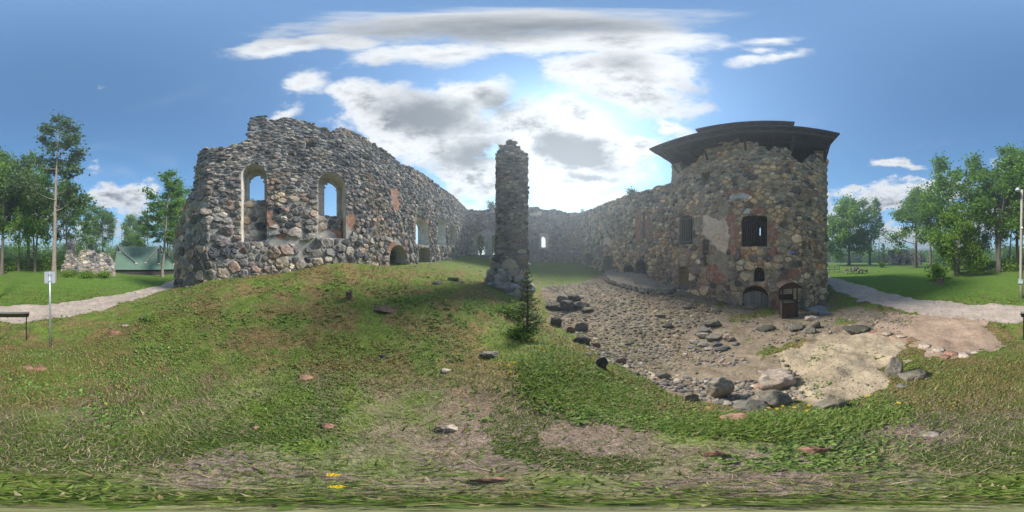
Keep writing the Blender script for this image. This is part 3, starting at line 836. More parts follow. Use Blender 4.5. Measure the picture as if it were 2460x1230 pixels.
def build_wall(name, W, thick, outline, openings, patches, radf, mats, seed, tries, parent=None, aniso=1.3, gap=.06, height=.4, hmax=.14, m=12, p=7, caps=.22, sides=True, ragged_amp=.07, prof=None, drop=None):
    """mats: stone, mortar, then any others. outline: (s,z) polygon. openings: dict(poly, depth or None, mat index). patches: dict(poly, mat index, proud)"""
    acc = Acc()
    outer = ragged(outline, .3, ragged_amp, seed)
    holes = [o['poly'] for o in openings]
    V2, F, HF = tri_region(outer, holes, .6, seed)
    s_, z_ = V2.T
    wob = .05 * fbm(s_, z_, .9, 3)
    onb = np.zeros(len(V2), bool)
    front = W.at(s_, z_, wob); n = len(V2)
    uv = np.stack([s_, z_, 0 * s_], -1)
    acc.add(front, [F[:, ::-1]], 1, .5, uv)
    back_keep = [F] + [hf for hf, o in zip(HF, openings) if o.get('depth') is not None and len(hf)]
    acc.add(W.at(s_, z_, np.full(n, thick)), [np.concatenate(back_keep)], 1, .5, uv)
    # reveals and outer edges
    hole_edges = {}
    for k, hf in enumerate(HF):
        if len(hf):
            for a, b in boundary(hf): hole_edges[(min(a, b), max(a, b))] = k
    be = boundary(F); groups = {}
    for a, b in be: groups.setdefault(hole_edges.get((min(a, b), max(a, b)), -1), []).append((a, b))
    for k, ed in groups.items():
        ed = np.array(ed); dep = thick if k < 0 or openings[k].get('depth') is None else openings[k]['depth']
        mi = 1 if k < 0 else openings[k].get('mat', 1)
        a, b = ed.T; m_ = len(ed)
        nseg = 1
        P = np.concatenate([front[a], front[b], W.at(s_[b], z_[b], np.full(m_, dep)), W.at(s_[a], z_[a], np.full(m_, dep))])
        U = np.concatenate([np.stack([s_[a], z_[a], 0 * z_[a]], -1), np.stack([s_[b], z_[b], 0 * z_[a]], -1), np.stack([s_[b] + dep, z_[b], 0 * z_[a]], -1), np.stack([s_[a] + dep, z_[a], 0 * z_[a]], -1)])
        i = np.arange(m_); acc.add(P, [np.stack([i, i + m_, i + 2 * m_, i + 3 * m_], -1)], mi, .5, U)
    for hf, o in zip(HF, openings):
        if o.get('depth') is not None and len(hf):
            acc.add(W.at(s_, z_, np.full(n, o['depth'])), [hf[:, ::-1]], o.get('backmat', o.get('mat', 1)), .5, uv)
    # patches of plaster or brick lying over the masonry
    pls = []
    for k, pt in enumerate(patches):
        P = ragged(pt['poly'], .16, pt.get('amp', .09), seed + 31 * k)
        pv, pf, _ = tri_region(P, holes, .35, seed + k)
        pr = pt.get('proud', .05)
        pls.append((P, pt))
        m_ = len(pv)
        fr = W.at(pv[:, 0], pv[:, 1], -pr + .03 * fbm(pv[:, 0], pv[:, 1], 1.5, 3)); bk = W.at(pv[:, 0], pv[:, 1], np.full(m_, .08))
        acc.add(fr, [pf[:, ::-1]], pt['mat'], .5, np.stack([pv[:, 0], pv[:, 1], 0 * pv[:, 0]], -1))
        e = boundary(pf); a, b = e.T; q = len(e)
        i = np.arange(q); acc.add(np.concatenate([fr[a], fr[b], bk[b], bk[a]]), [np.stack([i, i + q, i + 2 * q, i + 3 * q], -1)], pt['mat'], .5)
    def allowed(uu, vv):
        ok = inpoly(uu, vv - .06, outer)
        for h, o in zip(holes, openings): ok &= ~inpoly(uu, vv, h)
        for P, pt in pls:
            if not pt.get('under'): ok &= ~inpoly(uu, vv, P)
        return ok
    lo, hi = outer.min(0), outer.max(0)
    u, v, r = darts((lo[0], hi[0]), (lo[1], hi[1]), radf, tries, seed, aniso if not callable(aniso) else float(aniso(np.array([(lo[1] + hi[1]) / 2]))[0]))
    k = allowed(u, v); u, v, r = u[k], v[k], r[k]
    if drop is not None:
        k = np.random.default_rng(seed + 3).random(len(u)) > drop(u, v); u, v, r = u[k], v[k], r[k]
    kw = dict(profile=prof) if prof else {}
    U, Vv, H, SF, rn = stone_cells(u, v, r, allowed, aniso, m, gap, p, height, seed, hmax, **kw)
    acc.add(W.at(U, Vv, .05 * fbm(U, Vv, .9, 3) - H), SF, 0, rn)
    # broken head: stones sitting along the upper outline
    if caps:
        g = np.random.default_rng(seed + 5)
        top = [(a, b) for a, b in zip(outer, np.roll(outer, -1, 0)) if b[0] < a[0] - .02 or abs(b[0] - a[0]) < .1]
        zmin = lo[1]
        pts = []; rads = []
        for a, b in top:
            if max(a[1], b[1]) < zmin + 2.0: continue
            for t in np.arange(0, 1, .5):
                q = a + (b - a) * t
                for dep in np.arange(.06, thick, .38):
                    if g.random() < .8:
                        rad = caps * g.uniform(.45, 1.1); pts.append(W.at(np.array([q[0] + g.normal(0, .06)]), np.array([q[1] - .25 * rad + g.normal(0, .05)]), np.array([dep + g.normal(0, .05)]))[0]); rads.append(rad)
        blob_stones(acc, pts, np.array(rads), 0, seed + 9)
    print(name, len(u), 'stones')
    return acc.build(name, mats, parent), acc
# ------------------------------------------------------------------ the ruin
def ground_line(W, s0, s1, step=1.0, below=.45):
    n = max(2, int(abs(s1 - s0) / step)); s = np.linspace(s0, s1, n)
    p = W.at(s, 0 * s, .1 + 0 * s)
    return np.stack([s, terrain(p[:, 0], p[:, 1]) - below], -1)
def outline_from(W, top_px, below=.45, base_dep=0):
    top = W.poly_px(top_px)
    base = ground_line(W, top[0][0], top[-1][0], below=below)
    return np.vstack([base, top[::-1]])
def rect_px(W, x0, y0, x1, y1):
    a, b = W.px(x0, y0), W.px(x1, y1); c = W.px((x0 + x1) / 2, y0); d = W.px((x0 + x1) / 2, y1)
    return a[0], b[0], min(c[1], d[1]), max(c[1], d[1])

# --- left wall -------------------------------------------------------
WLft = Wall([(-10.05, -5.5), (-8.5, -2.6), (-8.5, 31)])
TOP_L = [(418, 575), (423, 556), (433, 540), (440, 505), (452, 482), (466, 452), (470, 405), (480, 364), (497, 356), (545, 353), (560, 347), (597, 338), (600, 294), (606, 279), (636, 281), (642, 293), (690, 284), (740, 296), (786, 312), (796, 320),
         (830, 308), (862, 322), (900, 350), (930, 366), (960, 392), (1000, 408), (1050, 443), (1056, 449), (1090, 473), (1118, 500), (1121.5, 504)]
def op(W, x0, y0, x1, y1, depth=None, mat=2, rise=None, square=False, pointed=False, pad=0, backmat=None):
    s0, s1, z0, z1 = rect_px(W, x0, y0, x1, y1)
    P = np.array([(s0, z0), (s1, z0), (s1, z1), (s0, z1)]) if square else arch(s0, s1, z0, z1, rise, 12, pointed)
    d = dict(poly=P, depth=depth, mat=mat)
    if backmat is not None: d['backmat'] = backmat
    return d
s_y = lambda y: y + 2.6 + WLft.L[0]
ops = [dict(poly=arch(s_y(-.76), s_y(.56), 3.15, 7.75, .75, 14), depth=None, mat=2),
       dict(poly=arch(s_y(3.42), s_y(5.22), 3.45, 7.72, .85, 14), depth=None, mat=2),
       op(WLft, 936, 588, 976, 642, None, 1), op(WLft, 999, 526, 1030, 588, None, 3, rise=.7), op(WLft, 1006, 594, 1034, 640, 1.1, 1, rise=.5),
       op(WLft, 1051, 526, 1071, 590, None, 3, rise=.6), op(WLft, 1079, 545, 1095, 590, None, 3, rise=.5), op(WLft, 1083, 596, 1092, 622, .9, 1, rise=.5),
       op(WLft, 735, 342, 758, 354, .7, 1, square=True), op(WLft, 692, 366, 707, 374, .6, 1, square=True), op(WLft, 870, 375, 888, 385, .6, 1, square=True),
       op(WLft, 884, 330, 896, 345, .5, 1, square=True)]
pats = [dict(poly=[(s_y(.62), 3.1), (s_y(1.9), 3.05), (s_y(3.3), 3.0), (s_y(3.3), 3.35), (s_y(2.4), 3.3), (s_y(1.4), 3.5), (s_y(.62), 3.6)], mat=4, proud=-.02, amp=.11),
        dict(poly=arch(s_y(8.95), s_y(11.25), 2.6, 3.6, .9, 12), mat=4, proud=.0, amp=.1),
        dict(poly=WLft.poly_px([(936, 455), (955, 452), (962, 500), (948, 508)])[::-1], mat=4, proud=.02),
        dict(poly=WLft.poly_px([(996, 522), (1031, 528), (1032, 560), (1033, 591), (998, 590), (997, 560)])[::-1], mat=4, proud=.0, amp=.12),
        dict(poly=WLft.poly_px([(641, 480), (652, 480), (652, 540), (641, 545)])[::-1], mat=4, proud=.01),
        dict(poly=WLft.poly_px([(824, 520), (850, 515), (852, 565), (826, 572)])[::-1], mat=4, proud=.01),
        dict(poly=WLft.poly_px([(700, 430), (760, 420), (764, 500), (722, 520), (690, 500)])[::-1], mat=1, proud=.01, under=True)]
def rad_left(s, z):
    y = s - 2.6 - WLft.L[0]
    d = np.hypot(8.5, y)
    zr = z - CAMZ
    base = np.where(zr < 1.3, .31, np.where(zr < 4.5, .19, .165))
    base = np.where(y < -2.6, np.where(zr < 3.0, .32, .18), base)
    base = np.where((y > 12) & (zr > -1), .2, base)
    return np.maximum(base * (1 + .75 * fbm(s, z, .7, 3)), .0135 * d)
lw = empty('ruined_wall', (-9.2, 8, tz(-9.2, 8)))
tag(lw, 'tall grey fieldstone ruin wall with two arched traceried windows, along the grass mound', 'ruined wall')
WLOC = {}
def attach(o, e):
    base = WLOC.get(e.name, Vector(e.location)); WLOC[o.name] = Vector(o.location)
    o.parent = e; o.matrix_parent_inverse = Matrix.Translation(-base)
o, accL = build_wall('masonry', WLft, 1.5, outline_from(WLft, TOP_L), ops, pats, rad_left, [M['stone_left'], M['mortar'], M['plaster'], M['plaster_white'], M['brick']], 11, 85000, height=.4, hmax=.11, gap=.055, p=8, aniso=lambda z: np.interp(z - CAMZ, [-1, 1.2, 2.5, 6], [1.1, 1.15, 1.5, 1.9]), caps=.15, drop=lambda s, z: np.where((s < 4.6) & (z < CAMZ + 3.5), .22, .03))
attach(o, lw)
# traceried heads of the two tall windows
def tracery(s0, s1, z0, z1, hs0, hs1, hz0, hz1, dep, th, parent):
    w = (hs1 - hs0) / 2; c = (hs0 + hs1) / 2
    # trefoil head: side lobes and a pointed top lobe
    zs = hz1 - w * 1.55
    hole = [(hs0, hz0), (hs1, hz0), (hs1, zs), (hs1 - .02, zs + .05)]
    hole += [(c + w * x, zs + w * y) for x, y in ((.78, .12), (.98, .34), (.96, .6), (.74, .78), (.5, .72), (.52, .95), (.42, 1.25), (.2, 1.45), (0, 1.58), (-.2, 1.45), (-.42, 1.25), (-.52, .95), (-.5, .72), (-.74, .78), (-.96, .6), (-.98, .34), (-.78, .12))]
    hole += [(hs0 + .02, zs + .05), (hs0, zs)]
    outer = arch(s0, s1, z0, z1, (s1 - s0) / 2 * .75, 14)
    V2, F, _ = tri_region(outer, [np.array(hole)], .3, 5)
    n = len(V2); a = WLft.at(V2[:, 0], V2[:, 1], np.full(n, dep)); b = WLft.at(V2[:, 0], V2[:, 1], np.full(n, dep + th))
    e = boundary(F)
    q = np.stack([e[:, 0], e[:, 1], e[:, 1] + n, e[:, 0] + n], -1)
    t = mesh_np('window_tracery', np.vstack([a, b]), [F[:, ::-1], F + n, q], M['plaster'], attrs={'rnd': np.full(2 * n, .5)}, smooth=False)
    attach(t, parent)
tracery(s_y(-.86), s_y(.66), 3.3, 7.82, s_y(-.60), s_y(.30), 5.5, 7.62, .78, .22, lw)
tracery(s_y(3.32), s_y(5.32), 3.5, 7.80, s_y(4.0), s_y(4.95), 5.0, 7.68, .86, .22, lw)
# parapet masonry below each traceried window
for (a, b, z0, z1, sd) in ((-.74, .54, 3.0, 5.55, 3), (3.46, 5.18, 3.3, 4.9, 4)):
    o_, _ = build_wall('parapet_infill', Wall([(-8.98, a), (-8.98, b)]), .3, [(0, z0), (b - a, z0), (b - a, z1), (0, z1)], [], ([dict(poly=[(0, z0), (b - a, z0), (b - a, z0 + .9), (0, z0 + .6)], mat=2, proud=.0, amp=.1)] if sd == 4 else []),
                   lambda s, z: .26 + 0 * s, [M['stone_left'], M['plaster'], M['brick']], sd, 900, height=.35, caps=0, ragged_amp=.03)
    attach(o_, lw)

# --- back wall -------------------------------------------------------
WB = Wall([(-8.4, 31.2), (13.7, 30.8)])
TOP_B = [(1121, 503), (1140, 507), (1160, 506), (1185, 502), (1205, 499), (1260, 499), (1290, 498), (1300, 503), (1312, 506), (1330, 503), (1345, 507), (1370, 512), (1398, 511)]
bops = [op(WB, 1146, 564, 1165, 612, None, 2, rise=.5), op(WB, 1182, 564, 1199, 612, None, 2, rise=.5), op(WB, 1301, 568, 1313, 594, None, 2, rise=.6), op(WB, 1322.5, 527, 1325.5, 532, None, 1, square=True),
        op(WB, 1280, 572, 1292, 600, .4, 1, rise=.5)]
bpat = [dict(poly=WB.poly_px([(1131, 612), (1196, 612), (1194, 558), (1165, 551), (1146, 560), (1136, 582)]), mat=2, proud=.06),
        dict(poly=WB.poly_px([(1296, 598), (1318, 598), (1318, 562), (1297, 560)]), mat=3, proud=.04), dict(poly=WB.poly_px([(1270, 518), (1300, 518), (1303, 508), (1275, 512)]), mat=3, proud=.05)]
bw = empty('ruined_wall', (2.5, 31.4, tz(2.5, 31))); tag(bw, 'far end wall of the courtyard, hazy grey stone with two green-lit doorways', 'ruined wall')
o, _ = build_wall('masonry', WB, 1.3, outline_from(WB, TOP_B), bops, bpat, lambda s, z: .33 + .12 * vnoise(s, z, .7), [M['stone_dark'], M['mortar_dark'], M['plaster'], M['plaster_pink'], M['brick']], 21, 14000, height=.4, m=9, caps=.24, prof=((1.0, -.3), (.9, .6), (.5, 1.0)))
attach(o, bw)
lb = MB()
for k in range(9):
    a = WB.px(1275 + k * 13, 553); b_ = WB.px(1275 + (k + 1) * 13, 553)
    p, q = WB.at(np.array([a[0], b_[0]]), np.array([a[1], b_[1]]), np.array([-.1, -.1])); lb.bar(p, q, .2, .16, rnd=.3)
attach(lb.build('ledge', M['stone_dark']), bw)

# --- right curtain wall ---------------------------------------------
WR = Wall([(13.7, 30.8), (12.75, 19), (12.05, 11.8), (11.75, 7.95)])
TOP_R = [(1397, 511), (1430, 500), (1455, 490), (1480, 480), (1510, 471), (1545, 462), (1566, 459), (1578, 452), (1584, 454), (1597, 447), (1606, 450), (1612.5, 446)]
rops = [op(WR, 1526, 626, 1555, 664, 1.36, 1, rise=.75), op(WR, 1498, 637, 1524, 662, 1.36, 1, rise=.4), op(WR, 1450, 614, 1472, 648, 1.36, 1, rise=.6), op(WR, 1406, 608, 1422, 636, 1.36, 1, rise=.6), op(WR, 1544, 508, 1551, 572, .22, 1, rise=.4)]
rpat = [dict(poly=WR.poly_px([(1526, 580), (1541, 580), (1541, 508), (1528, 510)]), mat=4, proud=.035), dict(poly=WR.poly_px([(1554, 575), (1562, 575), (1562, 515), (1553, 512)]), mat=4, proud=.035),
        dict(poly=WR.poly_px([(1448, 590), (1468, 590), (1466, 568), (1452, 570)]), mat=3, proud=.02), dict(poly=WR.poly_px([(1560, 660), (1610, 670), (1608, 630), (1562, 628)]), mat=2, proud=.0, under=True)]
def rad_right(s, z):
    p = WR.at(s, z); d = np.hypot(p[:, 0], p[:, 1]); zr = z - CAMZ
    return np.maximum(np.where(zr < .3, .31, .22) * (1 + .5 * vnoise(s, z, .8)), .0135 * d)
cw = empty('ruined_wall', (12.6, 19, tz(12.6, 19))); tag(cw, 'long right courtyard wall of fieldstone with low arched recesses, joining the roofed tower', 'ruined wall')
o, _ = build_wall('masonry', WR, 1.4, outline_from(WR, TOP_R), rops, rpat, rad_right, [M['stone_tower'], M['mortar_dark'], M['mortar_warm'], M['plaster_pink'], M['brick']], 31, 40000, height=.4, hmax=.12, p=9, aniso=1.5, caps=.24)
attach(o, cw)
cope = Acc(); pts = []; 
for px, py in ((1578, 452), (1597, 447), (1606, 447), (1566, 459), (1553, 461)): pts.append(WR.at(np.array([WR.px(px)[0]]), np.array([WR.px(px, py)[1]]), np.array([.25]))[0])
blob_stones(cope, np.array(pts), np.full(len(pts), .38), 0, 4)
attach(cope.build('coping_stone', [M['stone_dark']]), cw)

# --- the roofed tower -------------------------------------------------
WT = Wall([(11.75, 7.9), (10.1, 1.2), (10.1, -1.87), (11.25, -4.25)])
TOP_T = [(1613.5, 446), (1630, 432), (1638, 414), (1648, 402), (1664, 396), (1690, 372), (1704, 352), (1720, 343), (1760, 341), (1805, 344), (1820, 352), (1845, 362), (1860, 356), (1888, 355), (1903, 372), (1920, 393), (1936, 384), (1950, 374), (1983, 366)]
T = {}
def opT(key, *a, **k): T[key] = rect_px(WT, *a[:4]); return op(WT, *a, **k)
tops = [opT('a', 1632, 517, 1665, 587, None, 1, rise=.45), opT('b', 1687, 575, 1704, 612, .8, 1, rise=.15), opT('c', 1781, 517, 1843, 592, None, 1, rise=.14), opT('d', 1811, 642, 1837, 677, 1.0, 1, rise=.45),
        opT('e', 1783, 686, 1846, 739, 1.0, 1, rise=.75), opT('f', 1630, 640, 1655.5, 698, .35, 1, rise=.4), opT('g', 1684, 413, 1706, 444, .6, 1, square=True), op(WT, 1690, 612, 1696, 640, .4, 1, square=True)]
P_ = WT.poly_px
tpat = [dict(poly=P_([(1672, 560), (1690, 555), (1688, 520), (1715, 512), (1738, 500), (1748, 520), (1750, 560), (1748, 640), (1735, 655), (1700, 640), (1702, 610), (1708, 575)]), mat=3, proud=.0, amp=.13),
        dict(poly=P_([(1668, 530), (1686, 524), (1686, 560), (1668, 560)]), mat=2, proud=.01),
        dict(poly=P_([(1846, 530), (1863, 525), (1868, 575), (1858, 592), (1846, 588)]), mat=4, proud=.035), dict(poly=P_([(1800, 498), (1825, 490), (1845, 512), (1812, 514)]), mat=4, proud=.035),
        dict(poly=P_([(1782, 515), (1790, 500), (1800, 497), (1805, 508), (1835, 508), (1834, 515)]), mat=5, proud=.03), dict(poly=P_([(1752, 478), (1800, 478), (1800, 468), (1775, 462), (1755, 468)]), mat=5, proud=.02),
        dict(poly=P_([(1743, 474), (1748, 460), (1780, 455), (1808, 460), (1812, 470), (1800, 467), (1775, 461), (1755, 467)]), mat=4, proud=.03, amp=.03),
        dict(poly=P_([(1748, 515), (1762, 505), (1768, 545), (1752, 548)]), mat=4, proud=.035), dict(poly=P_([(1750, 585), (1768, 580), (1770, 610), (1752, 612)]), mat=4, proud=.035),
        dict(poly=P_([(1675, 590), (1686, 582), (1686, 612), (1676, 606)]), mat=4, proud=.035), dict(poly=P_([(1705, 590), (1718, 594), (1714, 612), (1704, 612)]), mat=4, proud=.035),
        dict(poly=P_([(1697, 640), (1722, 636), (1724, 655), (1698, 656)]), mat=4, proud=.035), dict(poly=P_([(1630, 516), (1640, 508), (1660, 509), (1667, 520), (1662, 517), (1648, 512)]), mat=4, proud=.03, amp=.02),
        dict(poly=P_([(1752, 545), (1776, 540), (1778, 590), (1770, 600), (1755, 585)]), mat=4, proud=.035, amp=.12), dict(poly=P_([(1700, 655), (1735, 650), (1738, 672), (1702, 676)]), mat=4, proud=.035, amp=.12),
        dict(poly=P_([(1845, 595), (1868, 594), (1866, 612), (1848, 610)]), mat=4, proud=.035, amp=.1), dict(poly=P_([(1640, 480), (1690, 470), (1700, 500), (1650, 505)]), mat=2, proud=.0, under=True), dict(poly=P_([(1722, 500), (1745, 480), (1750, 500), (1738, 515)]), mat=3, proud=.0, amp=.1),
        dict(poly=P_([(1872, 625), (1912, 630), (1916, 715), (1885, 712), (1870, 680)]), mat=2, proud=.0, under=True)]
def rad_tower(s, z):
    zr = z - CAMZ
    base = np.where(zr < -1.0, .38, np.where(zr < 1.2, .27, np.where(zr < 5.5, .215, .175)))
    base = np.where(s > WT.cum[2], .2, base)
    return base * (1 + .85 * fbm(s, z, .9, 3))
tw = empty('castle_tower', (14, 2, tz(12, 2))); tag(tw, 'square stone tower with barred windows and a dark wooden roof', 'castle tower')
o, _ = build_wall('wall', WT, .9, outline_from(WT, TOP_T), tops, tpat, rad_tower, [M['stone_tower'], M['mortar_warm'], M['mortar_warm'], M['plaster_pink'], M['brick'], M['plaster_white']], 41, 46000, height=.32, hmax=.09, gap=.06, aniso=lambda z: np.interp(z - CAMZ, [-2, 1, 5, 8], [1.15, 1.25, 1.4, 1.9]), caps=.14, drop=lambda s, z: .08 + 0 * s)
attach(o, tw)
WT2 = Wall([(11.25, -4.25), (20.5, -4.25), (20.5, 7.9), (11.75, 7.9)])
zt = CAMZ + 8.9; s_r = WT2.cum[1] + 4.25 + .85
o, _ = build_wall('rear_wall', WT2, .9, [(0, -1.6), (WT2.cum[-1], -1.6), (WT2.cum[-1], zt), (0, zt)], [dict(poly=np.array([(s_r - .22, 4.9), (s_r + .22, 4.9), (s_r + .22, 6.0), (s_r - .22, 6.0)]), depth=None, mat=1)], [],
                  lambda s, z: .42 + .15 * vnoise(s, z, .8), [M['stone_tower'], M['mortar_warm']], 43, 9000, height=.42, m=9, caps=0, prof=((1.0, -.3), (.9, .6), (.5, 1.0)))
attach(o, tw)
def wall_box(mb, W, s0, s1, z0, z1, d0, d1, rnd=None):
    s = np.array([s0, s1, s1, s0, s0, s1, s1, s0]); z = np.array([z0] * 4 + [z1] * 4); d = np.array([d0, d0, d1, d1] * 2)
    mb.hexa(W.at(s, z, d), rnd)
def grille(key, nb, cross, dep, bw_=.075, matn='wood_grey', over=0.0):
    s0, s1, z0, z1 = T[key]
    g = None
    g = empty('window_grille', tuple(WT.at(np.array([(s0 + s1) / 2]), np.array([z0]), np.array([dep]))[0])); attach(g, tw)
    for c in cross:
        mb = MB(); zc = z0 + (z1 - z0) * c; wall_box(mb, WT, s0 - over, s1 + over, zc - .05, zc + .05, dep + .045, dep + .085)
        attach(mb.build('crossbar', M[matn]), g)
    for k in range(nb):
        c = s0 + (s1 - s0) * (k + .5) / nb
        t = abs((k + .5) / nb - .5) * 2
        b = MB(); wall_box(b, WT, c - bw_ / 2, c + bw_ / 2, z0 + .02, z1 - .5 * t * t * .5, dep, dep + .043)
        attach(b.build('bar', M[matn]), g)
grille('a', 6, (.1, .9), .12); grille('b', 3, (.22, .8), .1, .06); grille('c', 11, (.12, .82), .12, .085, 'wood_dark'); grille('d', 4, (.3, .62), .12, .05, 'wood_dark')
# plank door with a chevron pattern
s0, s1, z0, z1 = T['f']
mb = MB(); n = 13
for k in range(n):
    za = z0 + .35 + (z1 - z0 - .45) * k / n; zb = za + (z1 - z0) / n * .93; mid = (s0 + s1) / 2
    wsc = 1.0 if zb < z1 - .35 else .8
    for (a, b) in ((mid - (mid - s0) * wsc, mid), (mid, mid + (s1 - mid) * wsc)):
        lift = .13
        za_o, zb_o = (za - lift, zb - lift)
        s = np.array([a, b, b, a, a, b, b, a]); 
        zl = [za_o if a < mid - .01 else za, za if a < mid - .01 else za_o]
        zu = [v + (zb - za) for v in zl]
        z = np.array([zl[0], zl[1], zl[1], zl[0], zu[0], zu[1], zu[1], zu[0]]); z = np.maximum(z, z0 + .02)
        mb.hexa(WT.at(s, z, np.array([.22, .22, .27, .27] * 2)))
d1 = mb.build('plank_door', M['wood_door']); attach(d1, tw); d1['label'] = 'narrow arched door of ochre chevron planks'
mb = MB(); wall_box(mb, WT, s0 + .03, s1 - .03, z0, z0 + .62, .17, .215); q = mb.build('kick_panel', M['wood_grey']); q.parent = d1
# wide double cellar door with a low arched top
s0, s1, z0, z1 = T['e']
mb = MB(); n = 14; h = z1 - z0
for k in range(n):
    a = s0 + .02 + (s1 - s0 - .04) * k / n; b = a + (s1 - s0) / n * .95; t = ((k + .5) / n - .5) * 2
    wall_box(mb, WT, a, b, z0 - .1, z0 + h * (.76 - .2 * t * t), .12, .17)
d2 = mb.build('cellar_door', M['wood_grey']); attach(d2, tw); d2['label'] = 'wide low double cellar door of grey planks'
mb = MB()
for k in range(12):
    t0, t1 = (k / 12 - .5) * 2, ((k + 1) / 12 - .5) * 2; sm, hw = (s0 + s1) / 2, (s1 - s0) / 2 - .02
    p, q_ = WT.at(np.array([sm + hw * t0, sm + hw * t1]), np.array([z0 + h * (.77 - .2 * t0 * t0), z0 + h * (.77 - .2 * t1 * t1)]), np.array([.13, .13])); mb.bar(p, q_, .09, .06)
q = mb.build('door_rail', M['wood_dark']); q.parent = d2
# window sills / big quoins
for key, ov in (('a', .12), ('c', .1), ('d', .12)):
    mb = MB(); s0, s1, z0, z1 = T[key]; wall_box(mb, WT, s0 - ov, s1 + ov, z0 - .16, z0 - .01, -.07, .3); attach(mb.build('window_sill', M['mortar_warm']), tw)
# roof: low hipped skirt with wide eaves, and a raised middle tier
rf = empty('roof', (0, 0, 0)); rf.parent = tw; rf.matrix_parent_inverse = Matrix.Translation(-tw.location)
EZ = CAMZ + 9.2
def ring(x0, x1, y0, y1, z): return np.array([(x0, y0, z), (x1, y0, z), (x1, y1, z), (x0, y1, z)])
A0, A1 = ring(9.0, 22, -4.25, 8.05, EZ), ring(11.6, 19.6, -1.3, 5.1, EZ + 1.75)
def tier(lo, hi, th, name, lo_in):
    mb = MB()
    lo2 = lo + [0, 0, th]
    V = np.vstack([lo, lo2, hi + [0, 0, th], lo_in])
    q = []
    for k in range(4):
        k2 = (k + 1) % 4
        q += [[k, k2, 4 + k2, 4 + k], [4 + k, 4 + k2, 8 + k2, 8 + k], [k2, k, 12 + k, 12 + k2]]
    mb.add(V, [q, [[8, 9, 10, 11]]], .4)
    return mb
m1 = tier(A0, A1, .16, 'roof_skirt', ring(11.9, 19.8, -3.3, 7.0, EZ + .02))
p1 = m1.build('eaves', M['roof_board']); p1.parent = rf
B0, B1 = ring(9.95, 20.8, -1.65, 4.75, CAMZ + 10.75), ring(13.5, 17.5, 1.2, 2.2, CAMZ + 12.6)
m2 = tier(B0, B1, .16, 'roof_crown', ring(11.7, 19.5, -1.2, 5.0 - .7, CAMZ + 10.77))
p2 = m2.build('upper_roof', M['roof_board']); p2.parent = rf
mb = MB(); mb.box((15.6, 1.6, CAMZ + 10.3), (7.6, 5.4, 1.6)); p3 = mb.build('clerestory', M['wood_dark']); p3.parent = rf
def beam(name, a, b, w, h):
    mb = MB(); mb.bar(a, b, w, h); o = mb.build(name, M['wood_dark']); o.parent = rf
for y in np.arange(-4.1, 8.0, .75): beam('rafter', (9.08, y, EZ - .075), (12.4, y, EZ - .075), .09, .14)
for y in np.arange(-1.5, 4.7, .75): beam('rafter', (10.02, y, CAMZ + 10.67), (12.0, y, CAMZ + 10.67), .08, .13)
for x in np.arange(9.7, 21.5, 1.0):
    beam('rafter', (x, -4.18, EZ - .075), (x, -3.4, EZ - .075), .09, .14); beam('rafter', (x, 7.98, EZ - .075), (x, 7.1, EZ - .075), .09, .14)
for x in (9.35, 10.6): beam('support_beam', (x, -4.0, EZ - .24), (x, 7.8, EZ - .24), .16, .18)
for y, x in ((-3.9, 10.4), (-1.5, 9.9), (1.4, 9.9), (4.2, 10.6), (7.2, 11.6)):
    beam('brace', (x + .25, y, EZ - 1.5), (9.6, y, EZ - .3), .12, .12); beam('roof_post', (x + .35, y, EZ - 1.7), (x + .35, y, EZ - .1), .16, .16)

# --- free-standing pillar --------------------------------------------
WP = Wall([(-1.02, 12.6), (-1.08, 11.0), (1.06, 11.0), (1.0, 12.6)])
s1_, s2_ = WP.cum[1], WP.cum[2]
tp = [WP.px(x, y) for x, y in ((1196.5, 372), (1202, 366), (1203, 350), (1214, 349), (1217, 343), (1230, 338), (1236, 348), (1246, 352), (1249, 363), (1258, 364), (1266, 372), (1267, 380))]
gz = tz(0, 11) - 1.2
out = [(0, gz), (s1_, gz), (s2_, gz), (WP.cum[-1], gz), (WP.cum[-1], tp[-1][1] - .4), (s2_, tp[-1][1])] + [tuple(t) for t in tp[::-1]] + [(s1_, tp[0][1]), (0, tp[0][1] - .5)]
def rad_pil(s, z): zr = z - CAMZ; return np.where(zr < -.2, .55, np.where(zr < 2.0, .32, .2)) * (1 + .4 * vnoise(s, z, 1.3))
pl = empty('stone_pillar', (0, 11.6, tz(0, 11))); tag(pl, 'tall free-standing broken pillar of fieldstone rising in mid courtyard', 'stone pillar')
o, _ = build_wall('shaft', WP, .8, out, [], [], rad_pil, [M['stone_dark'], M['mortar_dark'], M['mortar']], 51, 16000, height=.3, hmax=.12, aniso=1.6, caps=.2, gap=.07)
attach(o, pl)
ft = Acc()
fp = []; fr = []
for px, py, d, r in ((1185, 690, 10.6, .42), (1205, 688, 10.5, .5), (1222, 700, 10.4, .5), (1243, 698, 10.5, .55), (1210, 670, 10.7, .45), (1196, 665, 10.8, .36), (1255, 680, 10.7, .45), (1232, 712, 10.2, .38), (1265, 700, 10.7, .45), (1168, 684, 10.8, .3), (1235, 655, 10.85, .42), (1190, 640, 10.95, .3), (1190, 622, 11.0, .3), (1176, 672, 10.9, .36), (1182, 655, 11.0, .34), (1160, 690, 10.8, .26), (1172, 694, 10.5, .3), (1258, 660, 10.95, .36), (1270, 690, 10.9, .4)):
    fp.append(from_px(px, py, d)); fr.append(r)
blob_stones(ft, np.array(fp), np.array(fr), 0, 6, .75)
blob_stones(ft, np.array(fp) + [0, .16, -.06], np.array(fr) * 1.06, 1, 16, .8)
xt = np.array([from_px(x, y, d) for x, y, d in ((1178, 688, 10.7), (1196, 676, 10.75), (1215, 684, 10.5), (1232, 692, 10.4), (1250, 690, 10.6), (1204, 655, 10.9), (1222, 668, 10.75), (1246, 668, 10.75))])
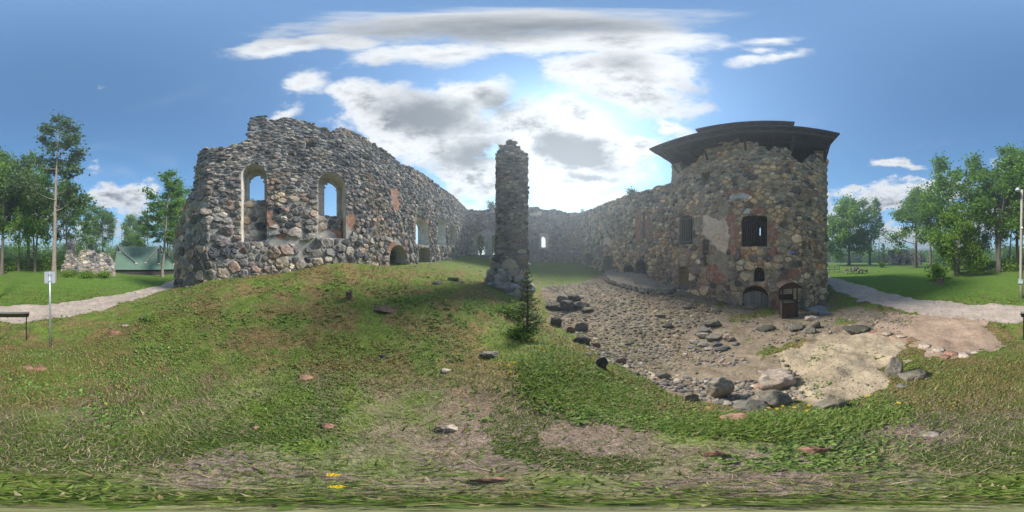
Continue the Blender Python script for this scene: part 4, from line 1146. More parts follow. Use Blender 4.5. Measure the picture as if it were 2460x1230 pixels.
blob_stones(ft, xt, np.full(len(xt), .36), 1, 17, .8)
attach(ft.build('footing', [M['stone_dark'], M['mortar']]), pl)
# broken base mortar mass
print('walls ok')
# ------------------------------------------------------------------ small built things
# waymark plaque on the tower
s_, z_ = WT.px(1902.5, 606)
pq = empty('plaque', tuple(WT.at(np.array([s_]), np.array([z_]), np.array([-.15]))[0]), R(-90))
tag(pq, 'small blue and white square plaque fixed on tower stone', 'plaque')
mb = MB(); mb.box((0, .06, 0), (.17, .12, .23)); mb.build('plate', M['blue_paint'], pq)
mb = MB()
for sx in (-1, 1):
    mb.add([(sx * .07, -.004, .055), (sx * .07, -.004, -.055), (0, -.004, 0)], [[[0, 1, 2]]])
mb.build('emblem', M['white_paint'], pq)

# kiosk
kx, ky, _ = polar(1893, 8.35); kz = tz(kx, ky)
kk = empty('market_stall', (kx, ky, kz), -bearing(1893) + R(16)); tag(kk, 'small dark brown wooden stall with arched roof by the tower corner', 'stall')
for sx in (-1, 1):
    for sy in (-1, 1):
        mb = MB(); mb.bar((sx * .37, sy * .36, -.02), (sx * .37, sy * .36, 1.66), .055, .055); mb.build('post', M['iron'], kk)
mb = MB()
for k in range(6): mb.box((-.305 + k * .122, -.36, .42), (.116, .03, .78))
mb.build('front_panel', M['wood_brown'], kk)
mb = MB()
for k in range(6): mb.box((-.37, -.29 + k * .116, .42), (.03, .11, .78))
mb.build('side_panel', M['wood_brown'], kk)
mb = MB(); mb.box((0, -.05, .84), (.84, .78, .035)); mb.box((0, .36, .98), (.7, .03, .3)); mb.build('counter', M['wood_dark'], kk)
mb = MB(); nseg = 10; prof = [(x, 1.64 + .25 * (1 - (x / .56) ** 2)) for x in np.linspace(-.56, .56, nseg + 1)]
V = []
for dz in (0, .035):
    for y in (-.52, .52): V += [(x, y, z + dz) for x, z in prof]
n1 = nseg + 1; F = []
for k in range(nseg):
    F += [[k, k + 1, n1 + k + 1, n1 + k], [2 * n1 + k, 3 * n1 + k, 3 * n1 + k + 1, 2 * n1 + k + 1], [k, 2 * n1 + k, 2 * n1 + k + 1, k + 1], [n1 + k, n1 + k + 1, 3 * n1 + k + 1, 3 * n1 + k]]
F += [[0, n1, 3 * n1, 2 * n1], [nseg, 2 * n1 + nseg, 3 * n1 + nseg, n1 + nseg]]
mb.add(V, [F])
mb.build('roof', M['wood_brown'], kk)
mb = MB()
for y in (-.5, .5):
    mb = MB(); V = [(x, y, 1.60) for x, z in prof] + [(x, y, z) for x, z in prof]
    mb.add(V, [[[k, k + 1, n1 + k + 1, n1 + k] for k in range(nseg)]]); mb.build('gable', M['wood_brown'], kk)

# information board (seen from behind)
ix, iy, _ = polar(31, 4.35); izz = tz(ix, iy)
ib = empty('information_board', (ix, iy, izz), -bearing(31)); tag(ib, 'black low information board tilted on two thin metal legs beside gravel path', 'information board')
tilt = Matrix.Rotation(R(-38), 3, 'X')
mb = MB(); mb.box((0, 0, .83), (.84, .33, .03), tilt); mb.build('panel', M['panel_dark'], ib)
mb = MB(); 
for sx in (-1, 1): mb.box(np.array((sx * .42, 0, .83)), (.02, .35, .05), tilt)
mb.box(np.array((0, 0, .83)) + np.array(tilt) @ np.array((0, -.17, 0)), (.86, .02, .05), tilt); mb.box(np.array((0, 0, .83)) + np.array(tilt) @ np.array((0, .17, 0)), (.86, .02, .05), tilt)
mb.build('frame', M['black_metal'], ib)
for sx in (-1, 1):
    mb = MB(); mb.bar((sx * .36, .02, -.05), (sx * .36, .02, .84), .05, .03); mb.build('leg', M['black_metal'], ib)

# sign post seen from behind
sx_, sy_, _ = polar(121, 3.85); szz = tz(sx_, sy_)
sg = empty('sign_post', (sx_, sy_, szz), -bearing(121) + R(8)); tag(sg, 'thin grey galvanised post with small square sign plate seen from behind', 'sign post')
mb = MB(); mb.tube([(0, 0, -.1), (-.006, 0, 1.0), (-.012, 0, 2.03)], .024, 10); mb.build('pole', M['galv'], sg, True)
mb = MB(); mb.box((-.01, .03, 1.88), (.26, .008, .28)); mb.build('sign_plate', M['galv_plate'], sg)
for z in (1.8, 1.96):
    mb = MB(); mb.box((-.012, .0, z), (.07, .056, .025)); mb.build('clamp', M['galv'], sg)

# utility pole with a lamp
ux, uy, _ = polar(2452.5, 9.4); uz = tz(ux, uy)
up = empty('utility_pole', (ux, uy, uz), -bearing(2452.5)); tag(up, 'weathered wooden utility pole with lamp on top and grey junction box', 'utility pole')
mb = MB(); mb.tube([(0.02, 0, -.2), (0, 0, 1.5), (.03, 0, 4), (.06, 0, 6.55)], [.105, .1, .09, .075], 10); mb.build('post', M['wood_beam'], up, True)
mb = MB(); mb.tube([(.05, -.05, 6.3), (-.02, -.16, 6.32), (-.1, -.28, 6.4), (-.14, -.34, 6.42)], .022, 6); mb.build('lamp_arm', M['galv'], up, True)
mb = MB(); mb.tube([(-.13, -.3, 6.55), (-.14, -.33, 6.5), (-.17, -.4, 6.38), (-.19, -.44, 6.33)], [.05, .1, .15, .14], 12); lh = mb.build('lamp_head', M['galv'], up, True)
mb = MB(); mb.tube([(-.19, -.44, 6.335), (-.2, -.46, 6.29)], [.13, .09], 12); mb.build('lens', M['lamp_glass'], lh, True)
mb = MB(); mb.box((-.02, -.13, 1.05), (.26, .1, .22), Matrix.Rotation(R(6), 3, 'Y')); mb.box((-.02, -.14, 1.17), (.3, .14, .02), Matrix.Rotation(R(6), 3, 'Y')); mb.build('junction_box', M['box_grey'], up)
mb = MB(); mb.box((.06, -.11, 4.15), (.1, .06, .08)); mb.build('insulator', M['white_paint'], up)
mb = MB(); mb.tube([(.05, -.11, 1.2), (.06, -.1, 2.6), (.08, -.1, 4.1)], .014, 5); mb.tube([(.08, -.1, 4.1), (.07, -.085, 6.2)], .008, 5); mb.build('cable', M['black_metal'], up, True)

# green sheet-roofed shelter with outside poles
tx, ty, _ = polar(345, 21.5); tzz = tz(tx, ty)
tn = empty('shelter', (tx, ty, tzz), -bearing(345) + R(4)); tag(tn, 'low shelter under a dark green hipped sheet roof braced by pole struts', 'shelter')
EB = .75; RZ = 4.0 - tzz * 0
mbv = np.array([(-4.1, 0, EB), (4.5, 0, EB), (4.5, 7, EB), (-4.1, 7, EB), (-3.95, 3.0, RZ), (3.1, 3.0, RZ), (3.1, 4.0, RZ), (-3.95, 4.0, RZ)])
mbv[:, 2] += .0
Fq = [[0, 1, 5, 4], [1, 2, 6, 5], [2, 3, 7, 6], [3, 0, 4, 7], [4, 5, 6, 7], [3, 2, 1, 0]]
fl = np.array(Fq)
VV = np.vstack([mbv[f] for f in fl]); uvs = np.vstack([np.stack([mbv[f][:, 0] * (1 if i in (0, 2) else 0) + mbv[f][:, 1] * (0 if i in (0, 2) else 1), mbv[f][:, 2], 0 * mbv[f][:, 0]], -1) for i, f in enumerate(fl)])
mesh_np('roof', VV, [np.arange(24).reshape(6, 4)], M['green_roof'], attrs={'wuv': uvs, 'rnd': np.full(24, .5)}, parent=tn, smooth=False)
for x in (-3.6, -1.2, 1.2, 3.9):
    for y in (.5, 6.5):
        mb = MB(); mb.box((x, y, .38), (.3, .3, .9)); mb.build('footing', M['mortar_dark'], tn)
mb = MB(); mb.box((.2, 3.5, .3), (8.0, 6.4, .9)); mb.build('gap_shade_block', M['wood_dark'], tn)  # dark solid block standing in for the shade in the open gap below the eaves
apL, apR = np.array((-3.7, 2.3, 4.1)), np.array((2.6, 2.3, 4.15))
def roof_pt(x, t): return np.array((x, 3.0 * t - .12, EB + (RZ - EB) * t + .1))
for a, b, mt, w in ((apL, roof_pt(-.95, .24), 'wood_beam', .12), (apR, roof_pt(.3, .26), 'wood_grey', .12), (apL, roof_pt(-3.95, .25), 'wood_dark', .11), (apL, roof_pt(-3.3, .72), 'wood_dark', .11), (apR, roof_pt(2.1, .22), 'wood_dark', .12), (apR, roof_pt(2.75, .62), 'wood_dark', .12), (apR, roof_pt(4.2, .2), 'wood_dark', .1)):
    mb = MB(); mb.bar(a, b, w, w); s = mb.build('strut', M[mt], tn)
    mb = MB(); mb.box(b + [0, -.02, -.05], (.26, .1, .1)); mb.build('foot_plate', M['white_paint'], s)

# ruin stump on the left, and the one far to the right
WS = Wall([polar(146, 19.5)[:2], polar(182, 18.6)[:2], polar(280, 18.0)[:2]])
TOPS = [(147, 638), (156, 630), (161, 585), (170, 579), (176, 618), (187, 628), (192, 604), (214, 600), (236, 613), (246, 610), (258, 609), (268, 624), (277, 646)]
o, _ = build_wall('ruined_wall', WS, 1.3, outline_from(WS, TOPS), [], [], lambda s, z: .24 + .1 * vnoise(s, z, 1.0), [M['stone_dark'], M['mortar_dark']], 61, 1800, height=.4, caps=.12, ragged_amp=.04)
tag(o, 'low ruin stub with a thin spire of masonry, near the green shelter', 'ruined wall')
WF = Wall([polar(2133, 50)[:2], polar(2212, 46)[:2]])
o, _ = build_wall('ruined_wall', WF, 1.6, outline_from(WF, [(2134, 602), (2150, 600), (2175, 601), (2182, 607), (2205, 609), (2211, 622)]), [op(WF, 2176, 622, 2188, 634, 1.0, 1, rise=.8), op(WF, 2160, 622, 2167, 634, 1.0, 1, rise=.6)], [dict(poly=WF.poly_px([(2134, 634), (2143, 634), (2138, 606), (2134, 606)]), mat=2, proud=.05)],
                  lambda s, z: .55 + 0 * s, [M['stone_dark'], M['mortar_dark'], M['plaster']], 62, 500, height=.4, caps=.3, m=8)
tag(o, 'dark distant ruin wall with low arches under the trees', 'ruined wall')

# rail fence by the tower
fa, fb = polar(1978, 27), polar(2016, 29)
fe = empty('rail_fence', (fa[0], fa[1], tz(fa[0], fa[1]))); tag(fe, 'pale wooden two-rail fence beyond the tower corner', 'fence')
mbp = []
for k in range(4):
    p = fa + (fb - fa) * k / 3; z = tz(p[0], p[1])
    mb = MB(); mb.bar((p[0], p[1], z - .1), (p[0], p[1], z + 1.05), .11, .11); attach(mb.build('post', M['wood_grey']), fe)
for h in (.45, .85):
    mb = MB()
    for k in range(3):
        p, q = fa + (fb - fa) * k / 3, fa + (fb - fa) * (k + 1) / 3
        mb.bar((p[0], p[1], tz(*p[:2]) + h), (q[0], q[1], tz(*q[:2]) + h), .05, .1)
    attach(mb.build('rail', M['wood_beam']), fe)

# ------------------------------------------------------------------ rocks
bmi = bmesh.new(); bmesh.ops.create_icosphere(bmi, subdivisions=4, radius=1)
ICO = np.array([v.co[:] for v in bmi.verts]); ICOF = np.array([[v.index for v in f.verts] for f in bmi.faces]); bmi.free()
bmi = bmesh.new(); bmesh.ops.create_icosphere(bmi, subdivisions=2, radius=1)
ICO2 = np.array([v.co[:] for v in bmi.verts]); ICOF2 = np.array([[v.index for v in f.verts] for f in bmi.faces]); bmi.free()
def rock_shape(seed, cuts=9, rough=.09, hi=True):
    g = np.random.default_rng(seed); P = (ICO if hi else ICO2).copy()
    for k in range(cuts):
        n = g.normal(0, 1, 3); n /= np.linalg.norm(n); c = g.uniform(.55, .92)
        d = P @ n - c; P = P - np.maximum(d, 0)[:, None] * n * .93
    o = g.uniform(0, 50, 3)
    nn = np.array([mnoise.fractal(Vector(p * 1.7 + o), .8, 2.2, 4) for p in P])
    if hi: nn = nn + .45 * np.array([mnoise.turbulence(Vector(p * 4.5 + o), 3, False) for p in P])
    return P * (1 + rough * nn)[:, None]
_shapes = {}
def rock(name, loc, size, material, seed, rz=0.0, cuts=9, rough=.1, hi=True, sink=.28, tilt=(0, 0), rnd=None):
    key = (seed, cuts, rough, hi)
    P = rock_shape(*key)
    P = P * np.array(size) / 2
    g = np.random.default_rng(seed + 99)
    o = mesh_np(name, P, [ICOF if hi else ICOF2], material, attrs={'rnd': np.full(len(P), g.random() if rnd is None else rnd)}, smooth=hi)
    o.location = (loc[0], loc[1], loc[2] + size[2] * (.5 - sink)); o.rotation_euler = (*tilt, rz)
    return o
def prock(px, py, w, h, label, material='boulder', seed=None, name='boulder', cat='boulder', group=None, deep=None, rnd=None, cuts=8, rough=.17, sink=.25, hi=True):
    """a rock whose foot meets the ground where the photo shows it; w, h in photo pixels"""
    p = hit(px, py); z = tz(*p); d = math.sqrt(p @ p + (CAMZ - z) ** 2); k = 2 * math.pi / 2460 * d
    look = abs(math.sin(elev(py)))
    W_, H_ = w * 2 * math.pi / 2460 * math.sqrt(p @ p), h * k
    D_ = W_ * .75 if deep is None else deep
    Ht = max((H_ - D_ * look * .75) / max(.35, math.cos(elev(py))), .34 * W_, .035)
    a = bearing(px); q = p + np.array([math.sin(a), math.cos(a)]) * D_ * .4
    sd = int(px * 7 + py) if seed is None else seed
    o = rock(name, (q[0], q[1], tz(*q)), (W_ * 1.12, D_ * 1.1, Ht * 1.25), M[material], sd, -a, cuts, rough, hi, sink, rnd=rnd)
    tag(o, label, cat, group); return o
prock(1728, 958, 72, 60, 'round pale boulder capped with brown moss in the pit', rnd=.9, rough=.13)
prock(1862, 935, 104, 66, 'largest pale craggy rock standing at the edge of the yellow sand', 'pale_stone', rough=.22, cuts=12, rnd=.1)
prock(1853, 980, 88, 52, 'grey pitted rock lying against the front of the large craggy rock', rnd=.4, rough=.16)
prock(1797, 992, 100, 40, 'low brown slab-like boulder with moss leaning beside the pitted rock', rnd=.62, cuts=14)
prock(1993, 988, 80, 38, 'smooth grey boulder half sunk between the sand and the near grass', rnd=.5)
prock(2195, 916, 80, 42, 'broad blue-grey flat rock right of the yellow sand', rnd=.55, cuts=14)
prock(2147, 908, 40, 56, 'lumpy grey conglomerate rock at the right rim of the yellow sand', rnd=.38, rough=.2)
prock(2166, 931, 30, 14, 'small bluish stone below the broad flat rock', 'rubble', name='stone', cat='stone', hi=False)
for i, (x, y, w, h) in enumerate([(1332, 745, 38, 20), (1362, 747, 38, 32), (1394, 745, 38, 24), (1352, 727, 28, 20), (1378, 726, 32, 20), (1410, 752, 32, 13)]):
    prock(x, y, w, h, ['low dark boulder at the left end of the boulder cluster behind the spruce', 'largest rounded boulder in front of the boulder cluster', 'brown-grey boulder right of the largest one in the cluster', 'upright brown stone at the back left of the boulder cluster', 'dark stone on top at the back of the boulder cluster', 'flat slab at the right end of the boulder cluster'][i], rnd=[.1, .2, .3, .6, .05, .4][i], group='boulder cluster behind the spruce')
prock(1337, 782, 28, 24, 'dark brown round boulder just right of the spruce', rnd=.12)
prock(1397, 795, 30, 28, 'round blue-grey boulder on the cobbles', rnd=.3, cuts=4, rough=.05)
prock(1371, 800, 20, 18, 'small pinkish boulder left of the round blue-grey one', 'pink_stone', cuts=5, rough=.06)
prock(1397, 826, 40, 28, 'dark mossy boulder at the grass edge below the round grey one', rnd=.1)
prock(1430, 832, 24, 16, 'pale pinkish stone right of the dark mossy boulder', 'pink_stone')
prock(1447, 887, 28, 32, 'dark pointed stone at the grass edge', rnd=.05, cuts=12)
prock(1492, 875, 30, 24, 'rusty brown mossy stone at the grass edge', rnd=.78)
prock(1410, 858, 22, 12, 'small flat grey stone in the grass edge', 'rubble', hi=False, name='stone', cat='stone')
prock(1590, 912, 40, 24, 'grey stone with a dark hollow in the rubble', rnd=.4)
prock(1655, 962, 44, 26, 'brown broken rock below the rubble beside the mossy round boulder', rnd=.8)
prock(1840, 794, 44, 15, 'long dark flat boulder on the dirt before the tower', rnd=.12)
prock(1915, 797, 46, 18, 'broad grey flat stone at the head of the yellow sand', rnd=.3)
prock(1962, 791, 22, 20, 'dark rounded stone at the head of the yellow sand', rnd=.02)
prock(1946, 803, 30, 20, 'tilted grey stone before the dark rounded one', rnd=.45)
prock(1605, 790, 30, 8, 'dark flat stone set in the cobbles', rnd=.1)
prock(1585, 765, 26, 8, 'grey flat stone set in the cobbles', rnd=.4)
prock(1653, 743, 26, 9, 'slate-grey stone on the cobbles before the plank door', rnd=.3)
prock(1710, 786, 44, 14, 'flat grey boulder behind the heap of slabs', rnd=.42)
prock(1808, 742, 28, 16, 'rounded stone lying before the cellar door', rnd=.5)
prock(1862, 733, 36, 28, 'squared grey block left of the wooden stall', 'slab', cuts=16, name='stone_block', cat='stone block')
prock(1950, 770, 34, 16, 'pale squared block lying before the tower corner', 'pale_stone', cuts=16, name='stone_block', cat='stone block')
for i, (x, y, w) in enumerate([(1969, 745, 46), (1978, 754, 26)]):
    p = hit(x, y); d = np.hypot(*p); k = 2 * math.pi / 2460 * d
    mb = MB(); mb.box((0, 0, .04), (w * k, w * k * 1.1, .09)); o = mb.build('paving_slab', M['slab']); o.location = (p[0], p[1], tz(*p)); o.rotation_euler = (R(5), R(-4), .5 + i)
    tag(o, ['larger slate slab lying at the foot of tower corner', 'smaller slate slab in front of the larger one'][i], 'paving slab')
prock(2046, 790, 24, 12, 'pale rounded stone behind the dark flat slab on the sand', 'pale_stone')
prock(2055, 802, 64, 16, 'dark flat broken slab on the upper edge of sand', rnd=.15, cuts=12)
ROW = [(2100, 803, 26, 7), (2128, 808, 30, 8), (2165, 813, 24, 7), (2190, 822, 24, 9), (2219, 838, 34, 13), (2252, 846, 32, 14), (2284, 853, 32, 14), (2315, 858, 36, 17), (2342, 850, 20, 6), (2270, 862, 26, 8), (2235, 850, 20, 8)]
for i, (x, y, w, h) in enumerate(ROW):
    prock(x, y, w, h, 'pale stone in the low row edging the pink sand', 'pale_stone' if i % 3 else 'pink_stone', name='edging_stone', cat='edging stone', group='row of pale stones edging the pink sand', hi=False, cuts=8)
GR = [(352, 768, 30, 16, 'mossy rock in a tuft of green on the left slope', 'boulder'), (302, 785, 22, 8, 'small grey stone on the left slope above a pinkish one', 'rubble'), (278, 801, 30, 10, 'flat pinkish stone on the left slope', 'pink_stone'),
      (70, 890, 28, 10, 'pinkish flat stone in the grass below the sign post, left of its pair', 'pink_stone'), (99, 893, 34, 9, 'brownish flat stone in the grass below the sign post, right of its pair', 'pink_stone'),
      (922, 750, 44, 24, 'pale mossy rock in the middle of the mound', 'boulder'), (1048, 684, 24, 13, 'dark reddish clod of stone on the mound before the pillar', 'boulder'), (1088, 676, 36, 18, 'larger dark brown rock on the mound before the pillar', 'boulder'),
      (1108, 681, 16, 9, 'small dark stone beside the larger brown rock', 'boulder'), (1172, 866, 44, 30, 'lavender-grey angular stone on the orange moss slope', 'rubble'), (1070, 895, 28, 14, 'pale split stone in the grass', 'pale_stone'),
      (921, 857, 16, 16, 'small purple-grey stone in mid mound', 'rubble'), (733, 910, 34, 10, 'flat pale brown stone sunk in the grass', 'pink_stone'), (790, 1027, 40, 15, 'purple-grey flat stone sunk in the near grass', 'rubble'),
      (1075, 1038, 58, 26, 'broad pale stone sunk in the near grass', 'pale_stone'), (1955, 1090, 74, 26, 'pinkish rock sunk in the near grass', 'pink_stone'), (1995, 1080, 22, 12, 'small cream pebble beside the pinkish rock', 'pale_stone'),
      (1722, 1098, 58, 18, 'flat brick-red stone sunk in the near grass', 'pink_stone'), (1768, 1018, 84, 22, 'broken reddish stone at the top of the near slope', 'pink_stone'), (2235, 1050, 56, 14, 'mauve flat stone at the right of the near grass', 'rubble'),
      (610, 1028, 26, 9, 'small reddish stone in the near grass', 'pink_stone'), (1300, 885, 22, 9, 'whitish stone in weeds below the spruce', 'pale_stone'), (1180, 1160, 90, 16, 'wide flat mauve stone at the photographer\'s feet', 'pink_stone'), (1150, 885, 12, 8, 'little white stone on moss slope', 'pale_stone'),
      (450, 690, 18, 7, 'small grey stone by the broken wall end', 'rubble'), (350, 712, 14, 7, 'pale stone on the verge of the path', 'pale_stone'), (332, 704, 18, 7, 'brown stone on the verge of the path', 'rubble')]
for x, y, w, h, lb_, mt in GR:
    prock(x, y, w, h, lb_, mt, name='rock', cat='rock', hi=w > 25, sink=.45, cuts=10)
# slabs heaped in the pit
HEAP = [(1690, 800, 34, 12), (1688, 812, 40, 16), (1715, 818, 44, 18), (1752, 820, 32, 24), (1668, 824, 28, 14), (1692, 832, 30, 14), (1720, 832, 32, 16), (1745, 838, 26, 14), (1768, 830, 20, 12), (1702, 842, 26, 11), (1732, 846, 34, 9), (1660, 838, 22, 10), (1680, 846, 20, 9), (1676, 806, 18, 9)]
for i, (x, y, w, h) in enumerate(HEAP):
    prock(x, y, w, h, 'flat angular grey stone in the heap of slabs in the pit', 'rubble', name='slab_stone', cat='stone', group='heap of slabs in the pit', hi=False, cuts=13)
# shared rubble meshes copied about
g = np.random.default_rng(77)
PROTO = []
for k in range(8):
    o = rock('rubble_stone', (0, 0, 0), (1, g.uniform(.65, .95), g.uniform(.4, .7)), M['rubble'] if k < 6 else M['boulder'], 300 + k, hi=False, cuts=10); o.location = (0, 0, -50); PROTO.append(o)
used = set()
def scatter(name, label, cat, group, pts, lo, hi_, sink=.15):
    for x, y in pts:
        k = int(g.integers(len(PROTO)))
        o = PROTO[k].copy(); C.objects.link(o); o.name = name
        s = lo + (hi_ - lo) * g.random() ** 2
        o.scale = (s, s * g.uniform(.7, 1.1), s * g.uniform(.7, 1.2)); o.rotation_euler = (g.normal(0, .2), g.normal(0, .2), g.uniform(0, 6.28))
        o.location = (x, y, tz(x, y) + s * (-.02 if name != 'kerb_stone' else .22))
        tag(o, label, cat, group)
def pxpts(n, reg, seed):
    g2 = np.random.default_rng(seed); out = []
    P = np.array(reg, float); lo, hi_ = P.min(0), P.max(0)
    while len(out) < n:
        q = g2.uniform(lo, hi_)
        if inpoly(np.array([q[0]]), np.array([q[1]]), P)[0]: out.append(hit(*q))
    return out
scatter('rubble_stone', 'loose grey stone strewn through the rubble of the pit', 'stone', 'loose stones in the pit', pxpts(95, [(1530, 870), (1640, 800), (1760, 850), (1800, 850), (1790, 930), (1700, 960), (1600, 930)], 1), .05, .24)
scatter('rubble_stone', 'loose rough stone lying on the cobbled yard floor', 'stone', 'loose stones on the cobbles', pxpts(70, [(1330, 720), (1480, 690), (1640, 720), (1650, 800), (1560, 870), (1440, 840), (1340, 770)], 6), .08, .34)
scatter('rubble_stone', 'loose stone lying on the dirt before the tower', 'stone', 'loose stones before the tower', pxpts(60, [(1640, 720), (1790, 745), (1980, 760), (1960, 785), (1860, 800), (1700, 790), (1640, 760)], 2), .06, .26)
scatter('rubble_stone', 'small stone lying on the grass left of the pillar foot', 'stone', 'stones left of the pillar foot', pxpts(26, [(1120, 640), (1195, 622), (1192, 672), (1160, 668)], 3), .12, .5)
scatter('rubble_stone', 'dark stone lying in the shaded grass near the far end', 'stone', 'stones in the shaded grass', pxpts(46, [(1285, 640), (1330, 632), (1430, 645), (1435, 660), (1400, 674), (1300, 684)], 4), .2, .62)
scatter('rubble_stone', 'bit of stone fallen along the grassy foot of the left wall', 'stone', 'stones fallen along the left wall', pxpts(16, [(980, 640), (1110, 618), (1110, 630), (1000, 650)], 5), .1, .4)
tp_ = hpoly([(1452, 670), (1462, 681), (1500, 691), (1545, 703), (1590, 707), (1620, 704)])
ed = []
for a, b in zip(tp_[:-1], tp_[1:]):
    n = int(np.hypot(*(b - a)) / .3)
    ed += [a + (b - a) * k / n + g.normal(0, .04, 2) for k in range(n)]
ed = [q * .985 for q in ed]
scatter('kerb_stone', 'rough stone in the low kerb edging the dirt terrace', 'kerb stone', 'kerb of the dirt terrace', ed, .34, .56)
hp = []
c0 = np.array(polar(2050, 26)[:2])
for k in range(85):
    r = abs(g.normal(0, .45)); t = g.uniform(0, 6.28); hp.append((r * 3.4 * math.cos(t) + .5, r * 1.6 * math.sin(t), max(0, 1.15 * (1 - r / 1.1))))
ax = np.array([math.cos(bearing(2050)), -math.sin(bearing(2050))]); ay = np.array([math.sin(bearing(2050)), math.cos(bearing(2050))])
for (a, b, h) in hp:
    p = c0 + ax * a + ay * b; o = PROTO[int(g.integers(6))].copy(); C.objects.link(o); o.name = 'heap_stone'
    s = g.uniform(.25, .6); o.scale = (s, s, s); o.rotation_euler = tuple(g.uniform(0, 6, 3)); o.location = (p[0], p[1], tz(*p) + h * g.uniform(.5, 1))
    tag(o, 'pale stone in the heap on the right lawn', 'stone', 'stone heap on the right lawn')
for o in PROTO: bpy.data.objects.remove(o)
# tree stumps
def stump(px, py, r, h, label, sd):
    p = hit(px, py); mb = MB(); gg = np.random.default_rng(sd); n = 16; V = []
    for k, (z, s) in enumerate(((-.1, 1.35), (.12, 1.1), (.5, .95), (1.0, .9))):
        an = np.linspace(0, 6.283, n, endpoint=False); rr_ = r * s * (1 + .1 * np.sin(an * 4 + sd) + gg.normal(0, .05, n))
        V.append(np.stack([rr_ * np.cos(an), rr_ * np.sin(an), z * h + (k == 3) * gg.normal(0, .1 * h, n)], -1))
    V = np.vstack(V + [[[0, 0, h * .85]]]); j = np.arange(n); jn = (j + 1) % n
    mb.add(V, [np.concatenate([np.stack([k * n + j, k * n + jn, (k + 1) * n + jn, (k + 1) * n + j], -1) for k in range(3)]), np.stack([3 * n + j, 3 * n + jn, np.full(n, 4 * n)], -1)], .6)
    o = mb.build('tree_stump', M['wood_stump']); o.location = (p[0], p[1], tz(*p)); tag(o, label, 'tree stump'); return o
stump(2258, 682, .34, .52, 'grey sawn stump on the right lawn', 1)
stump(840, 721, .11, .24, 'small dark rotten stump on the grassy mound', 2)
print('objects ok')
# ------------------------------------------------------------------ trees
def leaf_cloud(P, size, g, droop=.3, lobes=False):
    """one small folded leaf spray per point: two quads each"""
    n = len(P)
    d = g.normal(0, 1, (n, 3)); d[:, 2] = d[:, 2] * .6 - droop; d /= np.linalg.norm(d, axis=1)[:, None]
    r = g.normal(0, 1, (n, 3)); u = np.cross(d, r); u /= np.linalg.norm(u, axis=1)[:, None]
    s = size * g.uniform(.55, 1.35, n)[:, None]
    nrm = np.cross(d, u)
    a = P - d * s * .5; b = P + d * s * .5
    w = u * s * g.uniform(.28, .45, n)[:, None]
    V = np.stack([a, P + w - nrm * s * .08, b, P - w - nrm * s * .08], 1).reshape(-1, 3)
    F = np.arange(4 * n).reshape(n, 4)
    return V, F

